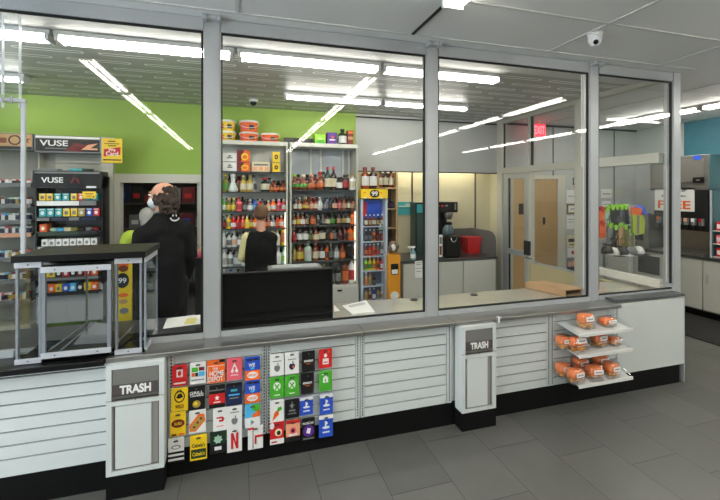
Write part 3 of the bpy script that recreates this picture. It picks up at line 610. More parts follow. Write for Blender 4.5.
# ================================================================ LIQUOR CABINETS
SHY = 5.36
def liquor(x0, x1, label, shelves, ztop, zbase):
    t = thing('liquor_cabinet', label, 'cabinet', ((x0+x1)/2, 5.45, 0), 'lit liquor cabinets on the back wall')
    MB().box(x0, x0+.022, 5.24, 5.27, zbase, ztop).obj('post', M_beige, t); MB().box(x1-.022, x1, 5.24, 5.27, zbase, ztop).obj('post', M_beige, t)
    MB().box(x0, x1, 5.24, YB-.005, ztop, ztop+.05).obj('top_panel', mat('pale_metal_top', (214, 214, 204), .4), t)
    MB().box(x0, x1, YB-.03, YB-.004, zbase, ztop).obj('back_panel', mat('mirror_back' if x0 < .5 else 'mirror_back_blue', (214, 216, 210) if x0 < .5 else (172, 180, 186), .25, .2, noise=.2, nscale=3), t)
    MB().box(x0, x0+.01, 5.27, YB-.03, zbase, ztop).obj('side_panel', M_acr, t); MB().box(x1-.01, x1, 5.27, YB-.03, zbase, ztop).obj('side_panel', M_beige, t)
    for z in shelves:
        MB().box(x0+.011, x1-.011, 5.28, YB-.031, z-.009, z).obj('shelf', mat('glass_shelf', (120, 132, 130), .15), t)
        MB().box(x0+.011, x1-.011, 5.274, 5.28, z-.014, z+.002).obj('shelf_edge', mat('shelf_edge_dark', (60, 62, 64), .3), t)
    MB().box(x0, x1, 5.22, YB-.005, 0, zbase).obj('base', mat('pale_base', (200, 200, 194), .45), t)
    MB().box(x0+(x1-x0)*.68, x0+(x1-x0)*.75, 5.21, 5.22, zbase-.07, zbase-.045).obj('base_latch', M_black, t)
    for x in (x1-.034,):
        MB().box(x, x+.007, 5.285, 5.292, zbase+.05, ztop-.85).obj('light_strip', mat('cabinet_light_strip', (255, 252, 240), .5, emit=2.2), t)
    if x0 > .5:
        for px in (311, 321, 343, 349):
            xx = atY(px, 160, 5.54)[0]; MB().box(xx-.014, xx+.014, 5.545, 5.565, zr[0]+.002, ztop-.002).obj('inner_upright', mat('pale_metal_top'), t)
    return t
zl = [atY(254, y, SHY)[1] for y in (172, 192, 211, 228, 246, 265)]
zr = [atY(322, y, SHY)[1] for y in (190, 210, 225, 241, 260)]
liquor(-.27, .575, 'left lit cabinet of bottles under the ice buckets', zl, 2.375, .56)
liquor(.60, 1.53, 'right lit cabinet of bottles next to the drinks cooler', zr, 2.375, .50)
GL, GR = 'bottles in the left liquor cabinet', 'bottles in the right liquor cabinet'
row('225.5:6:14:ol:gn:yl 233:9:14:cl:wh:wh:k 243.5:6:13:gd:cr:cr 250:6:13:gd:cr:gd 265:8:11:dg:cr:rd:s 274:8:9:am:or:dk:f 283:8:9:am:or:dk:f', 192, SHY, "left cabinet's second shelf", GL, zl[1])
row('223.5:4.5:10:gn:wh:gn 228.5:4.5:10:ol:yl:yl 233.5:4.5:10:ol:yl:yl 239:5.5:11:pk:rd:rd 245:4.5:9:dk:gy:bk 250:4.5:9:gy:wh:wh 255:4.5:9:bl:cy:bl 260:4.5:9:rd:wh:wh 264.5:4:8:dk:cr:bk 268.5:4:8:pe:cr:wh 273.5:5:9:or:wh:wh 279:5:9:pk:rd:wh 284:4.5:9:pk:wh:wh', 211, SHY, "left cabinet's third shelf", GL, zl[2])
row('223.5:4.5:10:dk:rd:bk 228.5:4.5:11:yl:gd:yl 233.5:5:9:rd:wh:pk 238.5:4.5:10:rd:rd:rd 243:4.5:10:rd:or:rd 247:4.5:10:yl:yl:cr 251:4:9:am:yl:dk 255:4:9:or:cr:dk 259.5:4:9:am:cr:dk 264:4:9:rd:wh:dk 268.5:4:9:am:or:dk 273:4.5:9:gy:wh:wh 277.5:4.5:9:rd:or:bk 281.5:4:9:or:wh:cr 285.5:3.5:10:wh:cl:wh', 228, SHY, "left cabinet's fourth shelf", GL, zl[3])
row('224:5:11:cl:wh:wh 229:5:11:cl:gy:bk 234.5:5:12:cl:pe:wh 240:5:11:gy:wh:bk 246:5:11:cl:wh:wh 252:5:11:cl:gy:wh 258:5:11:cl:wh:bk 264:5:11:gy:wh:wh 270:5:11:cl:cl:wh 277.5:5:12:cl:cr:gd 284:5.5:14:yl:or:or:j', 246, SHY, "left cabinet's fifth shelf", GL, zl[4])
row('224.5:6:14:wh:cl:wh 230.5:6:13:cl:gy:bk 237:7:12:gy:cl:gy:s 244:6:13:cl:wh:wh 250:6:12:cl:gy:wh 256:6:12:cl:wh:wh 262:6:12:cl:gy:wh 268:6:12:cl:wh:bk 273.5:5:12:cl:rd:wh 278.5:5:13:wh:wh:cl 284:5:13:pg:lg:gn', 265, SHY, "left cabinet's sixth shelf", GL, zl[5])
row('224.5:6:14:cl:nv:wh 231:6:13:cl:wh:bl 238:6:13:gy:cl:bk 278:6:13:nv:cl:bl 284:5:13:cl:bl:bl', 287, SHY, "left cabinet's base", GL, .562)
row('294.5:8:12:am:gn:lg:f 303.5:8:12:am:gn:cr:f 311.5:8:12:am:or:pe:f 320:8:14:am:or:rd:f 327.5:6:18:dg:cr:rd 333.5:6:18:dk:cr:rd 339:6.5:10:bk:wh:bk:s 345:7:12:dk:rd:bk:s 352.5:6.5:12:wh:cr:gd:s', 190, SHY, "right cabinet's top shelf", GR, zr[0])
row('295:4:10:dk:wh:bk 299.5:4:10:am:cr:wh 305.5:6.5:10:am:yl:cr:f 311:4.5:10:am:pe:rd 315.5:4.5:10:dr:cr:rd 320:4.5:10:cl:wh:wh 325.5:5:9:nv:gy:nv 330:4:9:nv:bk:bk 334.5:5:10:dk:pe:dr 339.5:4.5:10:dr:pk:bk 344:4.5:10:am:tn:bk 348.5:4.5:10:dk:cr:bk 353:4.5:9:am:tn:bk', 210, SHY, "right cabinet's second shelf", GR, zr[1])
row('294:4:9:am:cr:wh 298:4.5:10:am:yl:wh 302.5:4.5:10:am:wh:wh 307:4:9:dk:tn:cr 313:5.5:10:am:or:dk 318:4:9:gy:bk:bk 323:4:9:dk:gy:gy 327.5:5:9:dk:cr:dk 332.5:5:9:dg:gn:gn 338.5:4.5:10:dk:tn:dk 343.5:4.5:10:dk:gd:bk 348:4.5:10:bk:cr:bk 352.5:5:11:or:or:rd 356:3.5:11:yl:or:or', 225, SHY, "right cabinet's third shelf", GR, zr[2])
row('294:5:11:dr:rd:cr 299.5:5.5:13:dk:wh:bl 305.5:5.5:13:dk:wh:bl 311:4:12:dg:ol:ol 316:5:11:am:cr:dk 322:6.5:13:bk:cr:bk 327.5:4:12:dk:bk:dk 331:3.5:12:dk:or:bk 335:4:12:bk:gy:bk 340:5:11:dk:dr:rd 345:5:11:dr:dk:dk 350:5:12:or:or:rd 355:5:13:or:yl:rd', 241, SHY, "right cabinet's fourth shelf", GR, zr[3])
row('294:5:13:ol:gd:ol 300:7:15:am:yl:wh 308:7:15:pg:cl:wh:s 315.5:6:14:am:cr:cr 322:5.5:14:dk:wh:nv 327:3.5:13:or:am:bk 331:4.5:14:bk:gy:cr 336.5:5.5:11:gy:cl:gy:s 342.5:6:11:am:or:rd 350:7:14:bk:bk:bk:j 355.5:5:16:wh:rd:wh', 260, SHY, "right cabinet's fifth shelf", GR, zr[4])
row('296:6:16:cl:wh:wh 303:6:16:dk:cr:bk 310:6:16:am:cr:gd 317:6:16:cl:pu:wh 324:6:16:bk:cr:gd 331:6:17:bk:gy:bk 338:6:18:bk:gy:dr 345:6.5:20:am:or:bk 351.5:6.5:21:wh:rd:dr', 284, SHY, "right cabinet's base", GR, .502)
# boxes and hanging bottles on the top shelf of the left cabinet
def carton(px0, px1, py0, py1, Y, D, base, art, lab, nm='carton', cat='box', group=None, parent_kind=None):
    ym = (py0+py1)/2; X0 = atY(px0, ym, Y)[0]; X1 = atY(px1, ym, Y)[0]; xm = (px0+px1)/2; Z1 = atY(xm, py0, Y)[1]; Z0 = atY(xm, py1, Y)[1]
    t = thing(nm, lab, cat, ((X0+X1)/2, Y, Z0), group)
    MB().box(X0, X1, Y, Y+D, Z0, Z1, .002).obj('box_body', base if not isinstance(base, str) else pm(base, .5), t)
    unit_art(art, X0, X1, Z0, Z1, Y-.0004, t); return t
cart = 'cartons in the left liquor cabinet'
zt = zl[0]
for k, (y0, y1, nm) in enumerate(((153, 162, 'upper'), (162.3, 171.6, 'lower'))):
    carton(223, 236.5, y0, y1, 5.33, .2, 'wh', [('r', 'gy', .3, .4, .7, .55), ('e', 'gy', .5, .68, .12, .1), ('r', 'gy', 0, .02, 1, .06)], '%s white carton in the left liquor cabinet' % nm, group=cart)
    carton(237, 250, y0-3*(k == 0), y1, 5.33, .2, 'dr', [('p', 'or', [(.3, .02), (1, .02), (1, .98), (.55, .98)]), ('e', 'yl', .6, .45, .28, .3), ('e', 'or', .6, .42, .2, .16)], '%s dark red and orange carton in the left liquor cabinet' % nm, group=cart)
carton(252, 270, 162, 171.6, 5.33, .15, 'cr', [('r', 'pe', .05, .1, .3, .5), ('r', 'pe', .38, .1, .62, .5), ('r', 'pe', .7, .1, .94, .5), ('r', 'gy', .1, .62, .9, .8)], 'low cream carton with peach panels in the left liquor cabinet')
for k, (y0, y1) in enumerate(((152, 162), (163, 172))):
    t = carton(272.5, 280, y0, y1, 5.30, .08, 'yl', [('e', 'bk', .5, .5, .24, .24), ('r', 'yl', .42, .42, .58, .58)], '%s yellow packet with black dot in the left liquor cabinet' % ('upper', 'lower')[k], 'packet', 'packet', 'yellow packets')
# things on top of the cabinets
def bucket(px, py0, py1, wpx, bc, lab, Y=5.42, nm='bucket', z0=None):
    xm = px; x, Z0 = atY(px, py1, Y); Z1 = atY(px, py0, Y)[1]; k = (Y/(CS-(px-CX)/F_*SN))/F_; r = wpx*k/2
    if z0 is not None: Z1 += z0-Z0; Z0 = z0
    h = Z1-Z0
    t = thing(nm, lab, 'bucket', (x, Y, Z0), 'ice buckets on top of the left cabinet')
    MB().lathe([(r*.84, 0), (r*.95, h*.84)], (x, Y, Z0), 20).obj('body', pm(bc, .4), t, False)
    MB().lathe([(r*.94, h*.80), (r, h*.81), (r, h*.94), (r*.9, h)], (x, Y, Z0), 20).obj('lid', pm('wh'), t, False)
    for j, c in enumerate(('pk', 'bk') if bc != 'yl' else ('or', 'bk')):
        a = -.7+j*1.0
        MB().prism([(x+math.sin(a+q)*r*.915+0, Y-math.cos(a+q)*r*.915) for q in (-.3, 0, .3)]+[(x+math.sin(a+q)*r*.80, Y-math.cos(a+q)*r*.80) for q in (.3, 0, -.3)], Z0+h*.2, Z0+h*.62, 'z').obj('printed_patch', pm(c), t)
    pts = [(x+r*1.02*math.cos(a), Y-r*.62*abs(math.sin(a))-.02*0-.3*r*0, Z0+h*.80-h*.5*math.sin(a)) for a in [PI*i/12 for i in range(13)]]
    pts = [(p[0], Y-r*1.03*math.sin(PI*i/12), p[2]) for i, p in enumerate(pts)]
    MB().tube(pts, .004, 6).obj('handle', pm('wh'), t, True)
    return Z1
zt0 = 2.426
z1 = bucket(227.5, 132.5, 142.5, 16, 'yl', 'yellow bucket with white lid, lower of the stack behind the post', z0=zt0)
bucket(227.5, 121, 132, 16, 'yl', 'yellow bucket with white lid, upper of the stack behind the post', z0=z1+.001)
z1 = bucket(249, 133, 142.5, 19, 'or', 'orange bucket with white lid and handle, lower of its stack', z0=zt0)
bucket(249, 121.5, 133, 19, 'or', 'orange bucket with white lid, upper of its stack', z0=z1+.001)
bucket(270, 134, 143, 18.5, 'or', 'single orange bucket with white lid right of the stack', z0=zt0)
carton(284, 313, 138, 144.6, 5.45, .06, 'bk', [('e', 'wh', .5, .25, .12, .34), ('e', 'rd', .46, .3, .06, .25)], 'black display header lying on the cabinet tops', 'header_board', 'sign')
carton(315, 325.5, 134.5, 145.8, 5.36, .12, 'lg', [('r', 'gn', .1, .1, .9, .5), ('r', 'wh', .3, .6, .7, .68)], 'lime green carton on top of the right cabinet')
carton(327.5, 337, 132.5, 145.8, 5.36, .12, 'pu', [('e', 'or', .55, .66, .12, .1), ('r', 'wh', .2, .4, .8, .5)], 'purple carton on top of the right cabinet')
x, z = atY(343, 145.8, 5.36)
bottle(x, 5.40, z+.001, .12, .235, 'dg', 'wh', 'bk', 's', 'standing on top of right cabinet', 'bottles on the cabinet top')
carton(347.5, 353.5, 130.5, 145.8, 5.36, .1, 'dr', [('r', 'tn', .1, .4, .9, .6), ('r', 'or', .1, .8, .9, .95)], 'dark red and tan carton at the right end of the cabinet top')

# ================================================================ COOLER, SIDE SHELF, ALCOVE
CYF = 5.20
x0, zt_ = atY(361, 189, CYF); x1 = atY(387.5, 189, CYF)[0]
t = thing('glass_door_cooler', 'slim glass door cooler with yellow header full of small bottles', 'cooler', ((x0+x1)/2, CYF+.2, 0))
MB().box(x0, x0+.03, CYF, CYF+.19, 0, zt_-.14).obj('side_panel', mat('cooler_white', (190, 200, 212), .35), t)
MB().box(x1-.03, x1, CYF, CYF+.19, 0, zt_-.14).obj('side_panel', mat('cooler_white'), t)
MB().box(x0, x1, CYF+.175, CYF+.19, 0, zt_).obj('back_panel', mat('cooler_inside', (110, 122, 140), .5), t)
hd = MB().box(x0, x1, CYF-.01, CYF+.174, zt_-.13, zt_).obj('header', pm('yl'), t)
hz = zt_-.065; hx = (x0+x1)/2
g = MB().prism(ellipse_pts(hx, hz, .07, .055), CYF-.013, CYF-.009).obj('emblem', pm('bk'), t)
text_obj('lettering', '99', (hx-.045, hx+.045, hz-.032, hz+.032), CYF-.015, pm('wh'), t)
for k, (a, b_) in enumerate(((.03, .03), (.09, .09), (.04, .1), (.27, .03), (.33, .08), (.28, .1))):
    MB().box(x0+a, x0+a+.03, CYF-.012, CYF-.009, zt_-.03-b_, zt_-.012-b_).obj('printed_fruit', pm(('or', 'pe', 'wh')[k % 3]), t)
zs = [atY(374, y, CYF+.1)[1] for y in (226, 241, 255.5, 270, 285, 300)]
for z in zs: MB().box(x0+.031, x1-.031, CYF+.04, CYF+.172, z-.012, z).obj('shelf', mat('cooler_white'), t)
MB().box(x0+.031, x0+.037, CYF+.03, CYF+.04, .2, zt_-.16).obj('light_strip', mat('cooler_light', (225, 235, 255), .5, emit=5), t)
MB().box(x0+.05, x1-.04, CYF+.12, CYF+.13, zs[0]+.1, zt_-.16).obj('inner_sign', pm('bl'), t); MB().box(x0+.05, x0+.12, CYF+.115, CYF+.12, zs[0]+.13, zt_-.18).obj('printed_patch', pm('rd'), t)
MB().box(x0+.03, x1-.03, CYF+.01, CYF+.018, .05, zt_-.145).obj('door_glass', M_glass, t)
specs = ['366:3.6:9:am:cr:wh 370:3.6:9:am:tn:wh 374:3.6:9:am:cr:wh 378:3.6:9:dk:tn:wh 382:3.6:9:am:cr:wh', '366:3.6:9:dk:gy:wh 370:3.6:9:dg:gy:wh 374:3.6:9:or:am:wh 378:3.6:9:dr:am:wh 382:3.6:9:am:rd:wh',
 '366:3.6:9:dr:or:wh 370:3.6:9:rd:or:wh 374:3.6:9:or:rd:wh 378:3.6:9:gy:rd:wh 382:3.6:9:gy:wh:wh', '366:3.6:10:lg:ol:yl 370:3.6:10:yl:gn:yl 374:3.6:10:yl:or:or 378:3.6:10:or:am:wh 382:3.6:9:pk:wh:wh',
 '366:3.6:10:tn:or:wh 370:3.6:9:tn:gd:or 374:3.6:8:dk:gy:bk', '366:3.6:9:tn:gd:am 370:3.6:9:tn:am:wh 374:3.6:9:bl:wh:wh 378:3.6:9:tn:gy:am 382:3.6:9:cl:tn:wh']
for k, sp in enumerate(specs): row(sp, 226, CYF+.12, 'shelf %s of the cooler' % ('one', 'two', 'three', 'four', 'five', 'six')[k], 'small bottles in the cooler', zs[k], 'small_bottle')
# big bottles standing on the cooler
t_w = 'the cooler top'
row('365:7.5:17:am:wh:dr:s 373:7.5:17:dk:wh:dr:s', 189, CYF+.12, t_w, 'bottles on the cooler', zt_+.0, 'liquor_bottle')
xs0, zs0 = atY(377, 187.5, 5.46); xs1 = atY(394.5, 187, 5.46)[0]
t = thing('wooden_shelf_unit', 'narrow tan wooden shelf unit between cooler and alcove', 'shelf', ((xs0+xs1)/2, 5.45, 0))
MB().box(xs1, xs1+.03, 5.4, YB-.0, 0, 2.06).obj('side_panel', mat('tan_wood', (186, 156, 112), .5, noise=.1), t)
MB().box(xs0, xs0+.01, 5.4, YB-.0, 0, 2.06).obj('side_panel', mat('tan_wood'), t)
MB().box(xs0+.01, xs1, YB-.02, YB-.005, 0, 2.06).obj('back_panel', mat('shelf_back', (70, 58, 46), .6), t)
z2 = atY(385, 208.5, 5.42)[1]; z3 = atY(385, 228, 5.42)[1]
for z in (zs0, z2, z3, .9): MB().box(xs0+.01, xs1, 5.4, YB-.02, z-.018, z).obj('shelf', mat('tan_wood'), t)
row('380:5:13:am:cr:dk:s 385.5:5:13:dk:cr:bk:s 391:5:13:am:cr:bk:s', 187, 5.47, 'shelf above the cooler', 'bottles on the wooden shelf', zs0)
row('388.5:3.5:8:bk:nv:bk 392:3:8:bk:pu:bk', 208, 5.47, 'second wooden shelf', 'bottles on the wooden shelf', z2)
# coffee counter
cz = atY(470, 258, 5.22)[1]; cx0, cx1 = atY(402, 258, 5.22)[0], atY(497.5, 257, 5.22)[0]
t = thing('coffee_counter', 'white cabinet with steel top along the lit alcove', 'counter', (3.0, 5.6, 0))
MB().box(cx0, cx1, 5.24, 5.985, .09, cz-.03).obj('body', mat('cabinet_shadow_gap', (120, 122, 118), .6), t)
MB().box(cx0, cx1, 5.22, 5.99, cz-.028, cz, .003).obj('worktop', mat('dark_steel_top', (84, 86, 86), .3, .5), t)
MB().box(cx0+.02, cx1-.02, 5.28, 5.98, 0, .09).obj('kick_plate', M_kick, t)
xd = [atY(px, 270, 5.22)[0] for px in (403, 424, 437, 463.5, 496)]
for a, b_ in zip(xd, xd[1:]): MB().box(a+.006, b_-.006, 5.222, 5.24, .10, cz-.045, .002).obj('door', mat('pale_cabinet_door', (196, 198, 190), .45), t)
MB().box(cx0+.8, cx1-.012, 5.955, 5.985, cz, 1.16).obj('splash_back', mat('grey_splash', (104, 104, 102), .6), t)
MB().prism([(5.24, cz), (5.955, cz), (5.955, 1.17), (5.42, 1.17), (5.32, 1.15), (5.26, 1.10), (5.24, 1.02)], cx1-.03, cx1-.012, 'x').obj('splash_side', mat('grey_splash'), t)
# papers on the white front at left of counter
carton(415, 422.5, 261, 268, 5.21, .004, 'wh', [('r', 'gy', .15, .7, .85, .78), ('r', 'gy', .15, .45, .85, .53)], 'white notice taped on the cabinet door below the spray bottle, upper', 'notice_sheet', 'paper')
carton(415, 422.5, 269, 278, 5.21, .004, 'wh', [('r', 'gy', .15, .7, .85, .76)], 'white notice taped on the cabinet door below the spray bottle, lower', 'notice_sheet', 'paper')
# coffee brewer
bx0, bx1 = atY(434, 220, 5.45)[0], atY(458, 220, 5.45)[0]; bz = lambda py, Y=5.45: atY(448, py, Y)[1]
t = thing('coffee_brewer', 'black and steel coffee brewer with glass pot', 'coffee maker', ((bx0+bx1)/2, 5.6, cz))
MB().box(bx0, bx1, 5.45, 5.85, bz(212.5), bz(202), .01).obj('head', M_black, t)
MB().box(bx0+.02, bx1-.10, 5.62, 5.85, cz+.03, bz(212.5)).obj('column', M_black, t)
MB().box(bx0, bx1-.04, 5.45, 5.85, cz+.001, cz+.05, .01).obj('base', M_black, t)
xm = atY(449, 220, 5.5)[0]
MB().lathe([(.05, 0), (.075, .05), (.08, .11), (.07, .12)], (xm, 5.53, bz(219.5))).obj('brew_basket', M_steel, t, True)
MB().lathe([(.06, 0), (.095, .03), (.09, .10), (.06, .15), (.055, .17)], (xm, 5.53, bz(236))).obj('glass_pot', mat('coffee_pot_glass', (84, 104, 110), .1), t, True)
MB().lathe([(.06, .17), (.07, .18), (.05, .21)], (xm, 5.53, bz(236))).obj('pot_lid', M_black, t, True)
MB().box(xm-.1, xm+.1, 5.45, 5.62, bz(240), bz(236.3)).obj('warmer_plate', M_black, t)
for k in range(3): MB().box(bx0+.05+k*.07, bx0+.09+k*.07, 5.444, 5.45, bz(206.5), bz(204.8)).obj('switch', pm(('gn', 'rd', 'gy')[k]), t)
MB().box(bx1-.06, bx1-.035, 5.444, 5.45, bz(210), bz(203.5)).obj('light_panel', M_steel, t)
ux, uz = atY(453, 258, 5.28)
t = thing('airpot', 'black handled bin standing in front of the coffee brewer', 'pot', (ux, 5.36, cz))
MB().box(ux-.125, ux+.125, 5.27, 5.42, cz+.001, atY(453, 236, 5.27)[1], .03).obj('body', M_black, t)
zt_u = atY(453, 236, 5.27)[1]
MB().tube([(ux-.05, 5.262, zt_u-.02), (ux-.04, 5.25, zt_u-.07), (ux, 5.245, zt_u-.09), (ux+.04, 5.25, zt_u-.07), (ux+.05, 5.262, zt_u-.02)], .010, 8).obj('handle', M_chrome, t, True)
rx0, rz0 = atY(467, 250, 5.6); rx1 = atY(481, 250, 5.6)[0]; rz1 = atY(474, 238, 5.6)[1]
t = thing('red_bin', 'red plastic bin on the coffee counter', 'bin', ((rx0+rx1)/2, 5.7, cz))
MB().hexa([(rx0+.03, 5.6, cz+.001), (rx1-.03, 5.6, cz+.001), (rx1-.03, 5.8, cz+.001), (rx0+.03, 5.8, cz+.001), (rx0, 5.58, rz1), (rx1, 5.58, rz1), (rx1, 5.82, rz1), (rx0, 5.82, rz1)]).obj('body', pm('rd'), t)
MB().box(rx0-.008, rx1+.008, 5.572, 5.828, rz1, rz1+.012).obj('rim', pm('rd'), t)
carton(438.8, 442.5, 235, 257, 5.24, .05, 'wh', [('r', 'am', .2, .1, .8, .5), ('r', 'gy', .2, .6, .8, .9)], 'tall slim white carton beside the coffee brewer')
carton(397.5, 412, 201.8, 214.8, 5.98, .006, 'tl', [('r', 'wh', .1, .62, .9, .7), ('r', 'cr', .55, .74, .85, .84), ('r', 'nv', .08, .5, .92, .53)], 'teal sign with white line on the cream alcove wall', 'wall_sign', 'sign')
t = thing('dark_frame_dispenser', 'dark framed glass dispenser at the left of the coffee brewer', 'dispenser', (2.45, 5.7, cz))
a, b_ = atY(415.5, 220, 5.7)[0], atY(423, 220, 5.7)[0]; zt2 = atY(420, 202.5, 5.7)[1]
MB().box(a, b_+.02, 5.72, 5.9, cz+.001, zt2).obj('cabinet', mat('dark_teal_glass', (60, 84, 80), .15), t)
MB().box(a, a+.02, 5.7, 5.72, cz+.001, zt2).obj('frame', M_black, t); MB().box(a+.02, b_+.02, 5.7, 5.72, zt2-.02, zt2).obj('frame', M_black, t)
MB().box(a+.03, b_, 5.71, 5.719, zt2-.16, zt2-.03).obj('label_panel', pm('tl'), t)
sx, sz = atY(413, 257, 5.3)
t = thing('spray_bottle', 'teal labelled spray bottle with white nozzle on the counter', 'bottle', (sx, 5.3, cz))
MB().lathe([(.035, 0), (.04, .02), (.04, .10), (.015, .15), (.014, .17)], (sx, 5.3, cz+.001)).obj('body', mat('spray_teal', (120, 170, 176), .3), t, True)
MB().lathe([(.042, .03), (.042, .09)], (sx, 5.3, cz)).obj('label_band', pm('wh'), t)
MB().box(sx-.09, sx+.03, 5.285, 5.315, cz+.172, cz+.20, .006).obj('nozzle', pm('wh'), t)
MB().box(sx-.05, sx-.04, 5.29, 5.31, cz+.12, cz+.17).obj('trigger', pm('wh'), t)
# yellow display stand
a, zb2 = atY(388.5, 299, 5.12); b_ = atY(400.5, 299, 5.12)[0]; ztp = atY(394, 255, 5.12)[1]
t = thing('display_stand', 'orange yellow display stand with black window beside the cooler', 'display', ((a+b_)/2, 5.2, 0))
MB().box(a, b_, 5.12, 5.30, 0, ztp, .004).obj('box_body', mat('orange_yellow_card', (226, 152, 34), .5), t)
w = b_-a
MB().box(a+.2*w, b_-.2*w, 5.112, 5.122, ztp-.27, ztp-.12, .01).obj('window_panel', M_black, t)
MB().box(a+.25*w, b_-.25*w, 5.108, 5.113, ztp-.26, ztp-.2).obj('white_sticker', pm('wh'), t)
MB().prism(ellipse_pts((a+b_)/2, ztp-.56, w*.36, .055), 5.113, 5.121).obj('emblem', pm('wh'), t)
t = thing('crumpled_bag', 'brown and white crumpled bag lying on the orange display', 'bag', ((a+b_)/2, 5.2, ztp))
rr = random.Random(4); b = MB()
for q in range(9): b.ell(((a+b_)/2+rr.uniform(-.05, .05), 5.2+rr.uniform(-.04, .04), ztp+.05+rr.uniform(0, .10)), (.05, .04, .045), 10)
b.obj('bag_body', mat('bag_brown', (120, 100, 84), .7, noise=.5, nscale=14, bump=.5), t, True)
MB().ell(((a+b_)/2-.01, 5.14, ztp+.1), (.035, .02, .05), 10).obj('bag_label', pm('wh'), t, True)
carton(378, 388, 222, 234, 5.30, .1, 'bk', [('r', 'pg', .08, .35, .92, .9), ('r', 'gy', .1, .05, .9, .25)], 'black tray box with pale green packets on the wooden shelf')

# ================================================================ LEFT: TOBACCO RACKS
# tall pale cabinet with slatted back, header box, black display rack in front
CY_ = 5.32
gx0, gx1 = atY(35, 160, CY_)[0], atY(101.5, 160, CY_)[0]; hz0 = atY(67, 153, CY_)[1]; hz1 = atY(67, 136, CY_)[1]
t = thing('tobacco_cabinet', 'tall pale cabinet with lit white-lettered header over the black rack', 'cabinet', ((gx0+gx1)/2, 5.2, 0), 'tobacco cabinets on the back wall')
ex0, ex1 = gx1, atY(113.5, 200, CY_)[0]
MB().box(ex0, ex1, CY_-.02, CY_+.03, 0, hz1).obj('end_panel', M_beige, t)
MB().box(gx0-.012, gx0, CY_+.1, YB-.01, 0, hz1-.19).obj('end_panel', M_beige, t)
for k, z in enumerate([1.0+.0*0]): pass
bb = MB(); zs = [hz0+.1]+[hz0-.03-.085*k for k in range(14)]
for a, b_ in zip(zs, zs[1:]): bb.box(gx0+.12, gx1, 5.52, 5.535, b_+.012, a)
bb.obj('slat_panel', M_beige, t); MB().box(gx0, gx1, 5.536, 5.55, .3, hz1).obj('back_panel', mat('pale_grey_back', (160, 160, 150), .6), t)
MB().box(gx0, gx1, CY_-.02, 5.515, hz0, hz1, .004).obj('header_box', mat('header_frame', (120, 124, 126), .4), t)
unit = [('r', 'bk', .02, .08, .98, .80), ('r', 'wh', .02, .84, .98, .96), ('p', 'dr', [(.45, .1), (.7, .1), (.86, .45), (.6, .6)]), ('p', 'pe', [(.7, .2), (.95, .2), (.95, .6), (.8, .5)]), ('p', 'dg', [(.84, .3), (.96, .3), (.96, .62)]), ('r', 'gy', .16, .22, .48, .27), ('t', 'wh', 'VUSE', .08, .38, .50, .72)]
unit_art(unit, gx0, gx1, hz0, hz1, CY_-.021, t)
h2x0, h2x1 = atY(-14, 150, CY_)[0], atY(33.5, 150, CY_)[0]
t = thing('tobacco_cabinet', 'cabinet with tan picture header at the far left behind clear acrylic', 'cabinet', ((h2x0+h2x1)/2, 5.2, 0), 'tobacco cabinets on the back wall')
MB().box(h2x0, h2x1, CY_-.02, 5.515, hz0+.02, hz1+.01, .004).obj('header_box', mat('header_frame'), t)
unit_art([('r', 'tn', .02, .22, .98, .94), ('r', 'bk', .02, .04, .98, .20), ('e', 'dk', .62, .58, .14, .3), ('e', 'tn', .62, .58, .1, .22), ('p', 'am', star(.85, .6, .13, k=2)), ('r', 'am', .1, .4, .45, .7)], h2x0, h2x1, hz0+.02, hz1+.01, CY_-.021, t)
MB().box(h2x0, h2x1, 5.55, 5.57, .2, hz0+.02).obj('back_panel', mat('pale_grey_back'), t)
for py in (184, 205, 221, 234, 258, 280, 300):
    z = atY(15, py, 5.32)[1]
    MB().box(h2x0, h2x1+.0, 5.27, 5.545, z-.015, z).obj('shelf', M_black, t); MB().box(h2x0, h2x1, 5.26, 5.269, z-.03, z+.012).obj('price_rail', pm('gy' if py != 234 else 'pe'), t)
MB().box(h2x0, h2x1, 5.27, 5.545, 0, .3).obj('base', M_beige, t)
rr = random.Random(9)
for j, py in enumerate((184, 205, 221, 234, 258, 280, 300)):
    z = atY(15, py, 5.32)[1]; n = 11
    for i in range(n):
        x = h2x0+.06+(h2x1-h2x0-.1)*i/(n-1)*.97
        c = rr.choice(['cl', 'cy', 'gy', 'pk', 'wh', 'pg', 'dr'] if j else ['rd', 'pk', 'wh'])
        o = bpy.data.objects.new('tobacco_tin', bmesh_cache('j', 'body', pm(c))); COL.objects.link(o)
        hh = .05 if j == 0 else .085
        o.scale = (.07, .07, hh*1.1); o.location = (x, 5.34, z+.001)
        tag(o, '%s tin, %s from the left on the %s shelf of the far left cabinet' % (PAL[c][0], ORD[i], ORD[j]), 'tin', 'tins behind the clear acrylic')
        l = bpy.data.objects.new('label', bmesh_cache('j', 'label', pm(rr.choice(['wh', 'nv', 'gd', 'bk'])))); COL.objects.link(l); l.parent = o
# black display rack
RY = 5.02
def rx(px): return atY(px, 200, RY)[0]
r0, r1 = rx(35), rx(100.5); zT = atY(67, 171, RY)[1]
t = thing('display_rack', 'black tiered display rack with white lettering full of small packs', 'rack', ((r0+r1)/2, 4.9, 0))
MB().box(r0-.012, r0, RY+.03, 5.29, .75, zT-.05).obj('side_panel', M_black, t); MB().box(r1, r1+.012, RY+.03, 5.29, .75, zT-.05).obj('side_panel', M_black, t)
MB().box(r0-.012, r1+.012, 5.27, 5.29, .35, zT-.05).obj('back_panel', M_black, t)
z188 = atY(67, 188, RY)[1]
MB().prism([(RY-.02, z188), (RY+.22, z188), (RY+.22, zT), (RY+.0, zT)], r0-.02, r1+.012, 'x').obj('header', M_black, t)
MB().box(r0, r1-.01, RY-.014, RY+.0, zT-.028, zT-.008).obj('header_strip', pm('gy'), t)
text_obj('lettering', 'VUSE', (rx(42), rx(64), z188+.055, z188+.115), RY-.022, pm('wh'), t)
